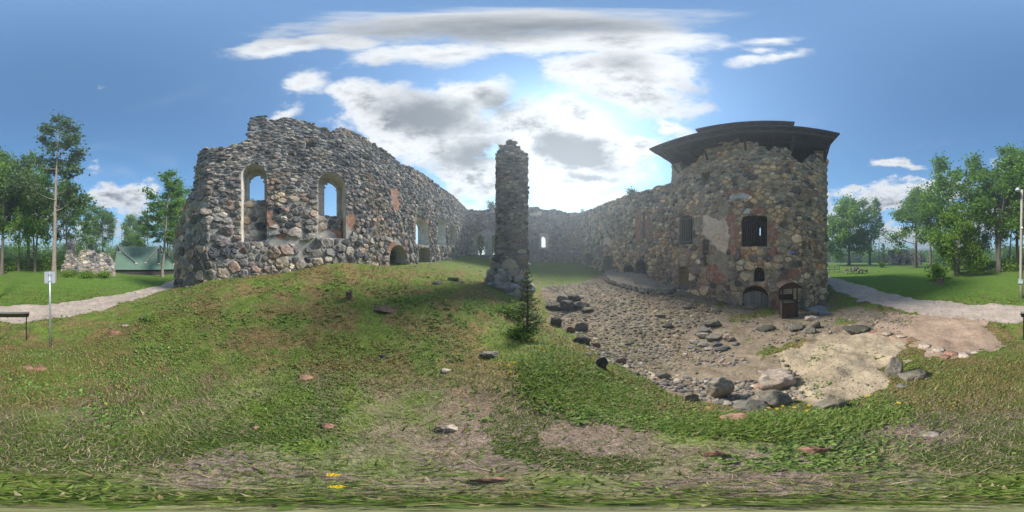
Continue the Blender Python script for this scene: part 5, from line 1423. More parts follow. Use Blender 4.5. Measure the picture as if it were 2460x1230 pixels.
def tree_mesh(seed, H, r0, crown0, spread, nleaf, lsize, trunk_mat, leaf_m, fork=1, up=.55, nlimb=16, taper_top=.6, wig=.02, dens=1.0, low=0.0):
    g = np.random.default_rng(seed); mb = MB(); tips = []
    stems = []
    for f in range(fork):
        lean = g.normal(0, .03, 2) + (np.array([(-1) ** f * .09, g.normal(0, .04)]) if fork > 1 else 0)
        zz = np.linspace(0, 1, 12); Hf = H * (1 - .08 * f)
        pts = np.stack([lean[0] * H * zz ** 1.3 + np.cumsum(g.normal(0, wig * H / 12, 12)) * .7, lean[1] * H * zz ** 1.3 + np.cumsum(g.normal(0, wig * H / 12, 12)) * .7, zz * Hf - .15], -1)
        pts[:2, :2] = pts[:2, :2] * 0 + (np.array([f * .25, 0]) * r0 * 2)
        rad = r0 * (1 - .93 * zz ** .9); rad[0] *= 1.35
        mb.tube(pts, rad / (1 + .2 * (fork - 1)), 8, rnd=.5, cap=False); stems.append((pts, rad))
    def along(pts, t):
        x = t * (len(pts) - 1); i = min(int(x), len(pts) - 2); return pts[i] * (1 - x + i) + pts[i + 1] * (x - i)
    for pts, rad in stems:
        for k in range(nlimb):
            t = crown0 + (1 - crown0) * ((k + g.random() * .8) / nlimb) ** .9
            t = min(t, .97); p = along(pts, t); q = (t - crown0) / (1 - crown0)
            prof = (.45 + .75 * math.sin(math.pi * min(1, (q * .82 + .22)))) * (1 - taper_top * q)
            L = spread * prof * g.uniform(.6, 1.2)
            a = k * 2.399 + g.normal(0, .4); e = up * (.35 + .75 * q) + g.normal(0, .14)
            dirn = np.array([math.cos(a) * math.cos(e), math.sin(a) * math.cos(e), math.sin(e)])
            m = 6; tt = np.linspace(0, 1, m)
            lp = p + dirn * L * tt[:, None] + np.array([0, 0, 1]) * (L * .22 * tt ** 2 - low * L * .3 * tt ** 2)[:, None] + np.cumsum(g.normal(0, L * .03, (m, 3)), 0)
            rb = max(.018, r0 * .33 * (1 - t) + .02)
            mb.tube(lp, rb * (1 - .85 * tt), 5, rnd=.5, cap=False)
            tips.append((lp[-1], L * .30)); tips.append((lp[4], L * .28))
            for s in range(4):
                u0 = g.uniform(.25, .95); b = along(lp, u0)
                dd = dirn + g.normal(0, .55, 3); dd /= np.linalg.norm(dd); L2 = L * g.uniform(.25, .5)
                sp = b + dd * L2 * np.linspace(0, 1, 4)[:, None] + np.cumsum(g.normal(0, L2 * .05, (4, 3)), 0)
                mb.tube(sp, np.linspace(rb * .4, .008, 4), 4, rnd=.5, cap=False)
                tips.append((sp[-1], L2 * .55)); tips.append((sp[2], L2 * .5))
        tips.append((pts[-1], spread * .16))
    c = np.array([t[0] for t in tips]); s = np.array([t[1] for t in tips])
    w = s ** 1.5; idx = g.choice(len(c), int(nleaf * .82), p=w / w.sum())
    P = c[idx] + g.normal(0, 1, (len(idx), 3)) * s[idx][:, None] * [.55, .55, .42]
    idx2 = g.choice(len(c), nleaf - len(idx)); P = np.vstack([P, c[idx2] + g.normal(0, 1, (len(idx2), 3)) * spread * .13])
    V, F = leaf_cloud(P, lsize, g)
    tone = g.random(len(c)); ids = np.concatenate([idx, idx2])
    rn = np.clip(tone[ids] * .6 + g.random(len(ids)) * .4, 0, 1)
    return mb, V, F, np.repeat(rn, 4)
def make_tree(name, **k):
    tm, lm = k.pop('trunk_mat'), k.pop('leaf_m')
    mb, V, F, rn = tree_mesh(trunk_mat=tm, leaf_m=lm, **k)
    e = empty(name)
    mb.build('trunk', M[tm], e, True)
    mesh_np('crown', V, [F], M[lm], attrs={'rnd': rn}, parent=e, smooth=False)
    return e
# prototypes by kind (heights in metres; scaled per tree)
PT = {
    'ash': dict(seed=1, H=20.5, r0=.26, crown0=.33, spread=3.3, nleaf=8000, lsize=.30, trunk_mat='bark_pale', leaf_m='leaf_blue', nlimb=22, up=.5, taper_top=.45),
    'broad': dict(seed=12, H=16, r0=.32, crown0=.28, spread=4.6, nleaf=11500, lsize=.34, trunk_mat='bark', leaf_m='leaf_mid', nlimb=26, up=.75, taper_top=.5),
    'tall': dict(seed=3, H=17, r0=.3, crown0=.30, spread=3.6, nleaf=8500, lsize=.32, trunk_mat='bark', leaf_m='leaf_mid', fork=2, nlimb=18, up=.95, taper_top=.45),
    'maple': dict(seed=4, H=9, r0=.2, crown0=.12, spread=3.9, nleaf=13000, lsize=.30, trunk_mat='bark', leaf_m='leaf_fresh', nlimb=26, up=.3, taper_top=.6, low=.35),
    'round': dict(seed=5, H=15, r0=.34, crown0=.14, spread=6.0, nleaf=16000, lsize=.46, trunk_mat='bark', leaf_m='leaf_fresh', nlimb=30, up=.55, taper_top=.5, low=.3),
    'slender': dict(seed=6, H=14, r0=.15, crown0=.30, spread=2.1, nleaf=5000, lsize=.26, trunk_mat='bark_pale', leaf_m='leaf_mid', nlimb=22, up=.85, taper_top=.5),
    'thin': dict(seed=7, H=14, r0=.13, crown0=.55, spread=1.7, nleaf=900, lsize=.3, trunk_mat='bark', leaf_m='leaf_blue', nlimb=16, up=.9),
}
made = {}
def put_tree(kind, px, d, top_py, label, group=None, rz=None, sx=1.0, base=None, name=None):
    x, y, _ = polar(px, d); z = tz(x, y) if base is None else base
    Ht = CAMZ + d * math.tan(elev(top_py)) - z
    p = PT[kind]; s = Ht / (p['H'] * 1.04)
    nm = name or dict(ash='ash_tree', broad='broadleaf_tree', tall='tall_tree', maple='maple_tree', round='round_tree', slender='slender_tree', thin='bare_tree')[kind]
    if kind not in made: e = make_tree(nm, **p); made[kind] = e
    else: e = copy_tree(made[kind]); e.name = nm
    e.location = (x, y, z); e.scale = (s * sx, s * sx, s); e.rotation_euler = (0, 0, (px * 1.7) % 6.28 if rz is None else rz)
    tag(e, label, 'tree', group)
    return e
put_tree('ash', 130, 15.6, 277, 'tallest pale-trunked tree with a bare lower trunk left of the ruin stub', rz=2.2)
put_tree('broad', 5, 21, 362, 'big dark leafy tree behind the info board, cut by the left picture edge', sx=.75)
put_tree('broad', 45, 24, 400, 'leafy tree second from the left edge, thin grey trunk', sx=.7, rz=1)
put_tree('tall', 68, 25, 380, 'leafy double-stemmed tree third from the left edge', sx=.9, rz=2)
put_tree('tall', 84, 22, 392, 'leafy tree leaning just left of the tallest pale-trunked one', sx=.8, rz=4)
put_tree('broad', 160, 27, 430, 'bushy tree behind the spire of the ruin stub', sx=.8, rz=3)
put_tree('slender', 205, 33, 455, 'slim leafy tree above the ruin stub', sx=1.3)
put_tree('broad', 248, 42, 502, 'dark hazy tree behind the left end of the green shelter', sx=.95, rz=5)
put_tree('thin', 226, 40, 478, 'thin nearly bare tree above the ruin stub')
put_tree('round', 322, 52, 518, 'rounded tree on the skyline above the green shelter', sx=.75, rz=1.3)
put_tree('slender', 390, 19.5, 408, 'slender pale tree standing in front of the green shelter', sx=1.25, rz=.6)
put_tree('slender', 360, 36, 500, 'slim tree behind the middle of the green shelter', sx=1.4, rz=4)
put_tree('tall', 428, 32, 440, 'leafy tree half hidden behind the broken left wall end', sx=1.0, rz=1)
put_tree('tall', 405, 40, 470, 'leafy tree behind the right end of the green shelter', sx=1.0, rz=3.3)
put_tree('round', 2040, 43, 474, 'round bright green tree right of the tower', sx=.95, rz=2)
put_tree('tall', 2090, 45, 468, 'leafy forked tree beside the round bright one', sx=1.0, rz=.4)
put_tree('thin', 2112, 46, 505, 'thin leaning bare tree right of the forked one')
put_tree('broad', 2200, 37, 452, 'spreading dark tree in front of the distant ruin wall', sx=1.15, rz=1.2)
put_tree('broad', 2235, 35, 458, 'stout-trunked tree just right of the distant ruin wall', sx=1.0, rz=3.9)
put_tree('tall', 2300, 23.5, 366, 'tallest full tree on the right lawn, rising behind the low maple', sx=1.1, rz=.2)
put_tree('maple', 2294, 19.3, 492, 'low bright yellow-green maple drooping over the right lawn', sx=.72, rz=1)
put_tree('tall', 2398, 24, 372, 'forked tall tree left of the utility pole', sx=1.15, rz=2.6)
put_tree('broad', 2350, 33, 450, 'mid-sized green tree between the two tall right-hand trees', sx=.8, rz=2)
put_tree('maple', 2330, 26, 530, 'small green tree behind the low maple', sx=.75, rz=4)
put_tree('broad', 2445, 29, 368, 'dark tree behind the utility pole at right picture edge', sx=.8, rz=5.1)
put_tree('slender', 2425, 38, 440, 'slim tree between the forked tree and the utility pole', sx=1.2)

# conifer on the far slope
def conifer(name, H, w, seed, nleaf, lsize, nwh=16, m='needle', first=.12):
    g = np.random.default_rng(seed); mb = MB(); mb.tube([(0, 0, -.1), (0.01 * H, 0, H * .5), (0, 0, H)], [.022 * H, .014 * H, .003 * H], 7, rnd=.5, cap=False)
    P = []; D = []
    for k in range(nwh):
        t = first + (1 - first) * k / nwh; z = t * H; L0 = w * (1 - t) ** .85 + .04 * w
        for b in range(6):
            a = g.uniform(0, 6.28); L = L0 * g.uniform(.7, 1.15); m_ = 5; tt = np.linspace(0, 1, m_)
            pts = np.stack([math.cos(a) * L * tt, math.sin(a) * L * tt, z + L * (.18 * tt - .1 * tt ** 2) + H * .03 * tt ** 2], -1)
            mb.tube(pts, np.linspace(.0045 * H, .001 * H, m_), 4, rnd=.5, cap=False)
            n = int(nleaf / (nwh * 6) * (L / (w * .55)) + 5); u = g.uniform(.12, 1.02, n)
            q = np.stack([np.interp(u, tt, pts[:, i]) for i in range(3)], -1)
            side = np.array([-math.sin(a), math.cos(a), 0]); sd = g.uniform(-1, 1, n)
            q += side * (sd * L * .22 * (1.1 - u))[:, None] + [0, 0, 0]; q[:, 2] += g.normal(0, .012 * H * .4, n)
            d = np.array([math.cos(a), math.sin(a), .25]) * .7 + side * np.sign(sd)[:, None] * .6 + g.normal(0, .35, (n, 3))
            P.append(q); D.append(d)
    P = np.vstack(P); D = np.vstack(D); D /= np.linalg.norm(D, axis=1)[:, None]; n = len(P)
    u = np.cross(D, g.normal(0, 1, (n, 3))); u /= np.linalg.norm(u, axis=1)[:, None]
    s = lsize * g.uniform(.6, 1.3, n)[:, None]
    V = np.stack([P, P + D * s * .5 + u * s * .16, P + D * s, P + D * s * .5 - u * s * .16], 1).reshape(-1, 3)
    e = empty(name); mb.build('trunk', M['bark'], e, True)
    mesh_np('foliage', V, [np.arange(4 * n).reshape(n, 4)], M[m], attrs={'rnd': np.repeat(g.random(n), 4)}, parent=e, smooth=False)
    return e
p = hit(1266, 812); sp = conifer('young_spruce', 1.92, .52, 8, 2300, .075, 15)
sp.location = (p[0], p[1], tz(*p) - .03); tag(sp, 'young spruce sapling growing on the mound edge before the pillar', 'tree')
fs = conifer('spruce_tree', 9, 1.9, 9, 2500, .5, 14); x, y, _ = polar(2121, 62); fs.location = (x, y, -1.6); tag(fs, 'dark pointed spruce on the far slope right of the tower', 'tree')

# bushes
def bush(name, loc, r, h, n, lsize, mt, label, cat='bush', seed=1, stems=6, kind=None):
    g = np.random.default_rng(seed); mb = MB(); pts = []
    for k in range(stems):
        a = g.uniform(0, 6.28); e_ = np.array([math.cos(a) * r * g.uniform(.3, .8), math.sin(a) * r * g.uniform(.3, .8), h * g.uniform(.55, .95)])
        mb.tube(np.stack([e_ * t ** np.array([1.4, 1.4, 1]) for t in np.linspace(0.001, 1, 4)]), np.linspace(.012, .004, 4) * max(1, h), 4, rnd=.5, cap=False); pts.append(e_); pts.append(e_ * [.7, .7, .6])
    pts = np.array(pts); i = g.integers(0, len(pts), n)
    P = pts[i] + g.normal(0, 1, (n, 3)) * [r * .33, r * .33, h * .2]; P[:, 2] = np.abs(P[:, 2])
    V, F = leaf_cloud(P, lsize, g)
    e = empty(name, loc); mb.build('stem', M['bark'], e); mesh_np('foliage', V, [F], M[mt], attrs={'rnd': np.repeat(g.random(n), 4)}, parent=e, smooth=False)
    tag(e, label, cat); return e
def wall_top(W, px, py, dep=.6): return tuple(W.at(np.array([W.px(px)[0]]), np.array([W.px(px, py)[1]]), np.array([dep]))[0])
bush('bush', wall_top(WR, 1514, 474), .75, 1.25, 420, .22, 'leaf_blue', 'small bush growing on top of the right courtyard wall', seed=2)
bush('bush', wall_top(WB, 1178, 503), .9, 1.6, 350, .3, 'leaf_blue', 'small bush on top of the end wall left of the pillar', seed=3)
bush('bush', wall_top(WB, 1402, 511), .4, 1.0, 90, .25, 'leaf_blue', 'wispy plant on the end wall corner', seed=4)
bush('bush', wall_top(WLft, 884, 334, .5), .35, .4, 160, .1, 'leaf_mid', 'tuft of green weeds on top of the left wall', seed=5)
bush('bush', tuple(from_px(603, 497, 9.6)), .45, .35, 220, .09, 'leaf_fresh', 'green weeds growing in the sill of the nearest arched window', seed=6)
for i, (px, d, h, r) in enumerate([(938, 16, 3.2, 1.2), (1052, 25, 6, 1.6), (1154, 33.6, 6.2, 2.0), (1192, 33.8, 6.2, 2.0), (1012, 20, 1.6, 1.0)]):
    x, y, _ = polar(px, d); bush('bush', (x, y, tz(x, y) - .2), r, h, 2600, .34, 'leaf_fresh', ['green bush seen through the low brick-arched opening of the left wall', 'climbing green bush seen at the third window of the left wall', 'green bush filling the left doorway of the end wall', 'green bush in the doorway of the end wall beside the pillar', 'green bush behind the small low recess of the left wall'][i], seed=20 + i, stems=14)
x, y = hit(1250, 812); bush('bush', (x, y, tz(x, y)), .42, .34, 1000, .06, 'leaf_mid', 'dark leafy weeds around the spruce foot', seed=31, stems=10)
x, y = hit(1232, 760); bush('bush', (x, y, tz(x, y)), .6, .5, 900, .09, 'leaf_mid', 'dark low shrub between the spruce and the pillar', seed=32, stems=9)
x, y, _ = polar(2118, 36); bush('bush', (x, y, tz(x, y)), .7, 1.1, 700, .2, 'leaf_mid', 'small round shrub on the right lawn', seed=33, stems=9)
for i, (px, d) in enumerate([(165, 17.5), (210, 16.8), (250, 17)]):
    x, y, _ = polar(px, d); bush('bush', (x, y, tz(x, y)), .9, .6, 900, .13, 'leaf_fresh', ['green weeds under the masonry spire', 'green weeds in front of the low ruin stub', 'green weeds between the ruin stub and the green shelter'][i], seed=34 + i, stems=12)
x, y = hit(360, 775); bush('bush', (x, y, tz(x, y)), .25, .16, 300, .05, 'leaf_fresh', 'tuft of leaves by the mossy rock on the left slope', seed=40, stems=8)

# far woodland: a mass of crowns nobody could count
g = np.random.default_rng(5)
PP = []; SS = []; TN = []
for k in range(460):
    a = R(g.uniform(100, 262)) if k < 330 else R(g.uniform(102, 152)); d = g.uniform(50, 130)
    deg = math.degrees(a); 
    if 104 < deg < 150: d = g.uniform(80, 130)
    hgt = g.uniform(5, 9) * (1.0 if d < 85 else 1.25); 
    if 104 < deg < 150: hgt *= .85
    if 180 < deg < 225: hgt *= 1.15
    r = g.uniform(2.2, 4.2); n = 420
    u = g.normal(0, 1, (n, 3)); u /= np.linalg.norm(u, axis=1)[:, None]; u *= (g.random(n) ** .4)[:, None]
    q = u * [r, r, hgt * .55] + [math.sin(a) * d, math.cos(a) * d, hgt * .42 - 1.4]
    q += g.normal(0, .35, (n, 3)); PP.append(q); TN.append(np.clip(np.full(n, g.random()) * .7 + g.random(n) * .3, 0, 1))
PP = np.vstack(PP); V, F = leaf_cloud(PP, .75, g)
tag(mesh_np('far_woodland', V, [F], M['leaf_mid'], attrs={'rnd': np.repeat(np.concatenate(TN), 4)}, smooth=False), 'green woodland closing the view beyond the park lawn', 'woodland', kind='stuff')
# undergrowth below the left-hand trees
PP = []
for k in range(260):
    px = g.uniform(-60, 285); d = g.uniform(24, 34); x, y, _ = polar(px, d); z = tz(x, y)
    r = g.uniform(.5, 1.3); n = 130; u = g.normal(0, 1, (n, 3)) * [r * .5, r * .5, r * .5]; u[:, 2] = np.abs(u[:, 2]) * 1.6; PP.append(u + [x, y, z])
for k in range(120):
    px = g.uniform(2320, 2480); d = g.uniform(30, 42); x, y, _ = polar(px, d); z = tz(x, y)
    r = g.uniform(.5, 1.2); n = 110; u = g.normal(0, 1, (n, 3)) * [r * .5, r * .5, r * .4]; u[:, 2] = np.abs(u[:, 2]) * 1.4; PP.append(u + [x, y, z])
PP = np.vstack(PP); V, F = leaf_cloud(PP, .3, g)
tag(mesh_np('undergrowth', V, [F], M['leaf_fresh'], attrs={'rnd': np.repeat(g.random(len(PP)), 4)}, smooth=False), 'leafy undergrowth below the trees at the lawn edge', 'undergrowth', kind='stuff')

# ------------------------------------------------------------------ cobbles, gravel
lo, hi_ = COBBLE.min(0), COBBLE.max(0)
u, v, r = darts((lo[0], hi_[0]), (lo[1], hi_[1]), lambda a, b: np.clip(.016 * np.hypot(a, b), .075, .17) * (1 + .3 * vnoise(a, b, .8)), 90000, 71)
eu = u + .25 * fbm(u, v, 1.2, 3); ev = v + .25 * fbm(u + 9, v, 1.2, 3)
k = inpoly(eu, ev, COBBLE) & ~inpoly(u, v, TERRACE) & (rng.random(len(u)) < .93) & (fbm(u, v, .8, 3) > -.34); u, v, r = u[k], v[k], r[k]
U, Vv, H, SF, rn = stone_cells(u, v, r, None, 1.0, 8, .1, 5, .26, 72, .032, profile=((1.0, -.4), (.85, .6), (.45, 1.0)))
tag(mesh_np('cobblestones', np.stack([U, Vv, terrain(U, Vv) + H + .006], -1), SF, M['cobble'], attrs={'rnd': rn}), 'rough cobbled floor of the sunken yard', 'cobbles', kind='stuff')
print('cobbles', len(u))
def pebbles(name, P, lo, hi_, mt, label, seed):
    g = np.random.default_rng(seed); n = len(P); base = ICO2[:12] if False else None
    t = (1 + 5 ** .5) / 2
    b = np.array([[-1, t, 0], [1, t, 0], [-1, -t, 0], [1, -t, 0], [0, -1, t], [0, 1, t], [0, -1, -t], [0, 1, -t], [t, 0, -1], [t, 0, 1], [-t, 0, -1], [-t, 0, 1]]) / 1.9
    f = np.array([[0, 11, 5], [0, 5, 1], [0, 1, 7], [0, 7, 10], [0, 10, 11], [1, 5, 9], [5, 11, 4], [11, 10, 2], [10, 7, 6], [7, 1, 8], [3, 9, 4], [3, 4, 2], [3, 2, 6], [3, 6, 8], [3, 8, 9], [4, 9, 5], [2, 4, 11], [6, 2, 10], [8, 6, 7], [9, 8, 1]])
    s = (lo + (hi_ - lo) * g.random(n) ** 2.5)[:, None] * g.uniform(.6, 1.3, (n, 3)) * [1, 1, .6]
    V = b[None] * (1 + g.normal(0, .12, (n, 12, 1))) * s[:, None]
    a = g.uniform(0, 6.28, n); X = V[..., 0] * np.cos(a)[:, None] - V[..., 1] * np.sin(a)[:, None]; Y = V[..., 0] * np.sin(a)[:, None] + V[..., 1] * np.cos(a)[:, None]
    z = terrain(P[:, 0], P[:, 1])
    V = np.stack([X + P[:, :1], Y + P[:, 1:], V[..., 2] + z[:, None] + .01], -1).reshape(-1, 3)
    tag(mesh_np(name, V, [(f[None] + 12 * np.arange(n)[:, None, None]).reshape(-1, 3)], M[mt], attrs={'rnd': np.repeat(g.random(n), 12)}, smooth=True), label, 'gravel', kind='stuff')
def inreg(n, poly, seed, power=1.0):
    """points in a plan polygon, denser near the viewpoint"""
    g = np.random.default_rng(seed); out = []
    P = np.asarray(poly); rmax = np.hypot(*P.T).max(); rmin = max(.6, np.hypot(*P.T).min() * .8)
    tot = 0
    while tot < n:
        r = rmin * (rmax / rmin) ** g.random(40000); a = g.uniform(0, 6.283, 40000); x, y = r * np.sin(a), r * np.cos(a)
        k = inpoly(x, y, P); out.append(np.stack([x[k], y[k]], -1)); tot += k.sum()
    return np.vstack(out)[:n]
P = inreg(5200, YARD, 81); k = ~inpoly(P[:, 0], P[:, 1], SAND); dens = vnoise(P[:, 0], P[:, 1], 1.3); P = P[k & (dens > -.18)]
pebbles('gravel', P, .012, .075, 'rubble', 'loose gravel and chips strewn on the yard dirt', 82)
P = inreg(700, SAND, 83); P = P[vnoise(P[:, 0], P[:, 1], 1.2) > -.05]; pebbles('pebbles', P, .006, .024, 'rubble', 'pebbles scattered on the yellow sand', 84)

# ------------------------------------------------------------------ grass and weeds
def free(x, y):
    """places where plants grow"""
    ok = ~(inpoly(*frayed(x, y), SAND) | inpoly(x, y, TERRACE)) & ~((path_mask(x, y) > .06)) & ~inpoly(*frayed(x, y), PINK)
    ka = .4 * np.clip(np.hypot(x, y) / 5, .1, 1); yd = inpoly(x + ka * fbm(x, y, 1.1, 4), y + ka * fbm(x + 40, y, 1.1, 4), YARD)
    ok &= ~yd | ((fbm(x + 7, y, .7, 4) > .33) & (x > 3) & (y < 4))
    return ok
def logpts(n, r0, r1, seed, a0=0, a1=360):
    g = np.random.default_rng(seed)
    r = r0 * (r1 / r0) ** g.random(n); a = np.radians(g.uniform(a0, a1, n))
    return r * np.sin(a), r * np.cos(a)
def blades(name, x, y, hfun, wid, mt, label, cat, seed, lean=.6, rndf=None):
    g = np.random.default_rng(seed); n = len(x); z = terrain(x, y) - .004
    h = hfun(x, y) * g.uniform(.5, 1.3, n); a = g.uniform(0, 6.283, n)
    le = np.abs(g.normal(0, lean, n)); d = np.stack([np.cos(a) * np.sin(le), np.sin(a) * np.sin(le), np.cos(le)], -1)
    side = np.stack([-np.sin(a), np.cos(a), 0 * a], -1)
    w = (wid * g.uniform(.6, 1.4, n) * np.clip(h / .05, .5, 4))[:, None]
    p = np.stack([x, y, z], -1); bend = np.stack([np.cos(a), np.sin(a), 0 * a - .25], -1) * (h * .35)[:, None]
    mid = p + d * (h * .55)[:, None]; tip = p + d * h[:, None] + bend
    V = np.stack([p - side * w, p + side * w, mid + side * w * .8, mid - side * w * .8, tip], 1).reshape(-1, 3)
    b = 5 * np.arange(n)[:, None]
    F = [b + [0, 1, 2, 3], b + [3, 2, 4]]
    rn = g.random(n) if rndf is None else rndf(x, y, g)
    o = mesh_np(name, V, F, M[mt], attrs={'rnd': np.repeat(np.clip(rn, 0, 1), 5)}, smooth=False)
    tag(o, label, cat, kind='stuff'); return o
def tone(x, y, g):
    return np.clip(.42 + .55 * fbm(x, y, .9, 3) + g.normal(0, .28, len(x)), 0, 1)
x, y = logpts(330000, .02, 13, 91); k = free(x, y) & (fbm(x + 3, y, 1.6, 3) > np.where(np.hypot(x, y) < 1.6, -.05, -.42)); x, y = x[k], y[k]
blades('grass', x, y, lambda a, b: .030 + .0062 * np.hypot(a, b) + .03 * np.clip(fbm(a, b, .8, 2), 0, 1), .0036, 'grass', 'short patchy grass growing over the mound', 'grass', 92, rndf=tone)
x, y = logpts(60000, 5.5, 30, 93); k = free(x, y) & ((y < -5.4) | (np.hypot(x, y) > 9)); x, y = x[k], y[k]
blades('lawn_grass', x, y, lambda a, b: .02 + .0035 * np.hypot(a, b), .007, 'weed', 'mown lawn grass beyond the gravel path', 'grass', 94, rndf=lambda a, b, g: .35 + .4 * fbm(a, b, .5, 3) + g.normal(0, .12, len(a)))
# broad leaves in rosettes
def leaves(name, x, y, size, mt, label, cat, seed, rndf=None, lift=.4, per=5):
    g = np.random.default_rng(seed); n0 = len(x)
    idx = np.repeat(np.arange(n0), per); n = len(idx); s0 = size(x, y) * g.uniform(.6, 1.4, n0); s = s0[idx] * g.uniform(.6, 1.2, n)
    a = g.uniform(0, 6.283, n); le = np.clip(g.normal(lift, .28, n), -.1, 1.3)
    c = np.stack([x[idx], y[idx], (terrain(x, y) + .004)[idx] + s * g.uniform(0, .5, n)], -1)
    d = np.stack([np.cos(a) * np.cos(le), np.sin(a) * np.cos(le), np.sin(le)], -1); side = np.stack([-np.sin(a), np.cos(a), g.normal(0, .25, n)], -1)
    up = np.cross(d, side); S = s[:, None]; wf = g.uniform(.24, .46, n)[:, None]
    base = c + d * S * .15
    V = np.stack([base, base + d * S * .3 + side * S * wf * .8 + up * S * .06, base + d * S * .65 + side * S * wf + up * S * .03, base + d * S * 1.0 - up * S * .12, base + d * S * .65 - side * S * wf + up * S * .03, base + d * S * .3 - side * S * wf * .8 + up * S * .06, base + d * S * .5 - up * S * .02], 1).reshape(-1, 3)
    b = 7 * np.arange(n)[:, None]
    F = [np.concatenate([b + [0, 1, 6], b + [1, 2, 6], b + [2, 3, 6], b + [3, 4, 6], b + [4, 5, 6], b + [5, 0, 6]])]
    rn = g.random(n) if rndf is None else rndf(x[idx], y[idx], g)
    tag(mesh_np(name, V, F, M[mt], attrs={'rnd': np.repeat(np.clip(rn, 0, 1), 7)}, smooth=False), label, cat, kind='stuff')
x, y = logpts(26000, .42, 9, 95); dn = fbm(x + 11, y - 5, 1.1, 3); k = free(x, y) & (dn + .12 * rng.normal(size=len(x)) > np.where(np.hypot(x, y) < 1.5, .34, .02)); x, y = x[k], y[k]
leaves('weed_leaves', x, y, lambda a, b: (.013 + .0068 * np.hypot(a, b)) * np.exp(.9 * vnoise(a, b, 1.3)), 'weed', 'low broad-leaved weeds mixed through the grass', 'weeds', 96)
# the lush strip of weeds at the crest above the pit
lush = hpoly([(1240, 890), (1330, 830), (1420, 880), (1500, 930), (1640, 985), (1800, 1000), (1960, 1000), (2120, 960), (2180, 1000), (2060, 1040), (1850, 1050), (1650, 1040), (1450, 1010), (1280, 970)])
P = inreg(3800, lush, 97); P = P + np.random.default_rng(4).normal(0, .07, P.shape) * np.hypot(*P.T)[:, None]; k = free(P[:, 0], P[:, 1]) & (fbm(P[:, 0], P[:, 1], 2.3, 3) > np.random.default_rng(5).uniform(-.45, .35, len(P))); P = P[k]
leaves('lush_weeds', P[:, 0], P[:, 1], lambda a, b: (.014 + .0085 * np.hypot(a, b)) * np.exp(.8 * vnoise(a, b, 2.0)), 'weed', 'lush bright weeds along the crest above the pit', 'weeds', 98, rndf=lambda a, b, g: .6 + g.normal(0, .25, len(a)), lift=.55, per=6)
P = inreg(9000, lush, 197); P = P + np.random.default_rng(14).normal(0, .06, P.shape) * np.hypot(*P.T)[:, None]; k = free(P[:, 0], P[:, 1]); P = P[k]
blades('tall_grass', P[:, 0], P[:, 1], lambda a, b: (.05 + .02 * np.hypot(a, b)) * (1 + .8 * fbm(a, b, 1.2, 3)), .0035, 'grass', 'longer fresh grass along the crest above the pit', 'grass', 198, rndf=lambda a, b, g: .5 + g.normal(0, .2, len(a)))
# cut, dry stalks and lying blades
x, y = logpts(75000, .03, 9, 99); k = free(x, y) & (fbm(x, y + 20, 1.1, 3) > -.12); x, y = x[k], y[k]
blades('dry_stalks', x, y, lambda a, b: .06 + .007 * np.hypot(a, b), .0010, 'straw', 'dry cut stalks lying in the grass', 'straw', 100, lean=1.3)
x, y = logpts(14000, .2, 1.9, 131); k = free(x, y) & (fbm(x, y, 1.8, 3) > -.15); x, y = x[k], y[k]
blades('straw_litter', x, y, lambda a, b: .035 + .02 * np.hypot(a, b), .0012, 'straw', 'pale dry litter matted on the ground at the viewpoint', 'litter', 132, lean=1.5)
x, y = logpts(7000, .08, 2.5, 101); k = free(x, y); x, y = x[k], y[k]
blades('cut_grass', x, y, lambda a, b: .045 + .03 * np.hypot(a, b), .003, 'grass', 'long cut blades lying close to the viewpoint', 'grass', 102, lean=1.45)
# orange-brown moss cushions on the slope
x, y = logpts(42000, 1.3, 11, 103); k = free(x, y) & (fbm(x - 13, y + 2, .6, 3) + .12 * rng.normal(size=len(x)) > .10); x, y = x[k], y[k]
leaves('moss', x, y, lambda a, b: .016 + .0045 * np.hypot(a, b), 'moss', 'orange-brown moss spreading over the slope', 'moss', 104, lift=.5, per=3)
# small plants breaking through the yard dirt and the sand
P = inreg(2200, YARD, 105); k = (fbm(P[:, 0] + 7, P[:, 1], .7, 4) > .22) & ~inpoly(P[:, 0], P[:, 1], SAND); P = P[k]
leaves('yard_weeds', P[:, 0], P[:, 1], lambda a, b: .02 + .006 * np.hypot(a, b), 'weed', 'small weeds breaking through the yard dirt', 'weeds', 106)
P = inreg(9000, YARD, 107); k = (fbm(P[:, 0] - 3, P[:, 1], .9, 4) > .1) & ~inpoly(P[:, 0], P[:, 1], SAND) & ~inpoly(P[:, 0], P[:, 1], TERRACE); P = P[k]
leaves('yard_moss', P[:, 0], P[:, 1], lambda a, b: .012 + .0045 * np.hypot(a, b), 'moss', 'moss and low growth in the joints of the yard', 'moss', 108, lift=.4, per=3)
x, y = logpts(9000, 4.5, 16, 109); k = path_mask(x, y) > -.1; pebbles('path_gravel', np.stack([x[k], y[k]], -1), .01, .04, 'rubble', 'loose gravel lying on the path', 111)
P = np.vstack([inreg(500, SAND, 120), inreg(500, PINK, 121)]); k = fbm(P[:, 0], P[:, 1], 1.4, 3) > .42; P = P[k]
leaves('sand_weeds', P[:, 0], P[:, 1], lambda a, b: .015 + .006 * np.hypot(a, b), 'weed', 'small weeds creeping onto the sand', 'weeds', 122)
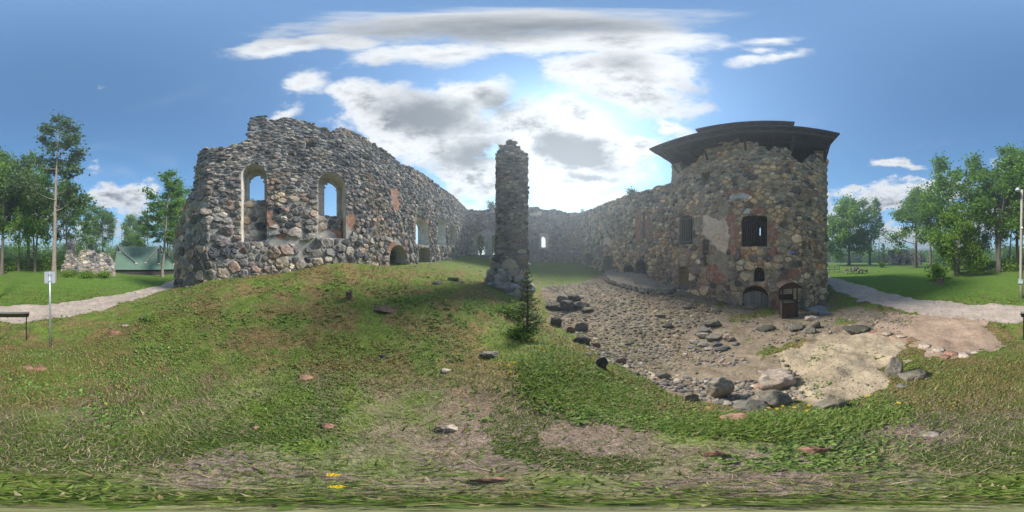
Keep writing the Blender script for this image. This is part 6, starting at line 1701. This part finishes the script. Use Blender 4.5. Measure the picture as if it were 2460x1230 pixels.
# dandelions
g = np.random.default_rng(110)
def dandelion():
    e = empty('dandelion'); mb = MB(); mb.tube([(0, 0, 0), (.004, 0, .05), (0, 0, .09)], .0022, 5, rnd=.4); mb.build('stem', M['weed'], e)
    mb = MB()
    for k in range(26):
        a = k * 2.4; t = .2 + .8 * (k / 26); r = .024 * t; q = .007
        c, s = math.cos(a), math.sin(a)
        mb.add([(0, 0, .088), (c * r - s * q * t, s * r + c * q * t, .1 - .006 * t), (c * r * 1.2, s * r * 1.2, .099 - .01 * t), (c * r + s * q * t, s * r - c * q * t, .1 - .006 * t)], [[[0, 1, 2, 3]]])
    mb.build('flower_head', M['yellow'], e); return e
dd = None
for i, (px, py, s) in enumerate([(800, 1144, 1.3), (810, 1174, 1.2), (1222, 890, 1.0), (1236, 885, 1.0), (1298, 846, 1.0), (1307, 857, .9), (1702, 985, 1.0), (1846, 988, .9), (1866, 992, .9), (1880, 985, .8), (1908, 991, .9), (1938, 998, .9), (1970, 983, .9), (2085, 955, 1.1), (1943, 985, .9), (1226, 906, .9), (2160, 975, 1.0)]):
    p = hit(px, py); e = dd if i == 0 and dd else (dandelion() if dd is None else copy_tree(dd)); dd = dd or e
    k = np.hypot(*p); sc = s * (.45 + .24 * k)
    e.name = 'dandelion'; e.location = (p[0], p[1], tz(*p)); e.scale = (sc,) * 3; e.rotation_euler = (0, 0, i)
    tag(e, 'single yellow dandelion blooming in the grass', 'flower', 'dandelions in the grass')
print('plants ok')
# ------------------------------------------------------------------ haze: sunlit air inside the ruin and over the park
hm = bpy.data.materials.new('haze'); hm.use_nodes = True
hn, hl = hm.node_tree.nodes, hm.node_tree.links
hn.clear()
pv = hn.new('ShaderNodeVolumePrincipled')
pv.inputs['Color'].default_value = (.80, .90, 1.0, 1)
pv.inputs['Density'].default_value = HAZE
pv.inputs['Anisotropy'].default_value = .45
ho = hn.new('ShaderNodeOutputMaterial')
hl.new(pv.outputs[0], ho.inputs['Volume'])
mb = MB(); mb.box((0, 0, 11), (660, 660, 33)); 
hz = mb.build('haze', hm); hz['kind'] = 'stuff'
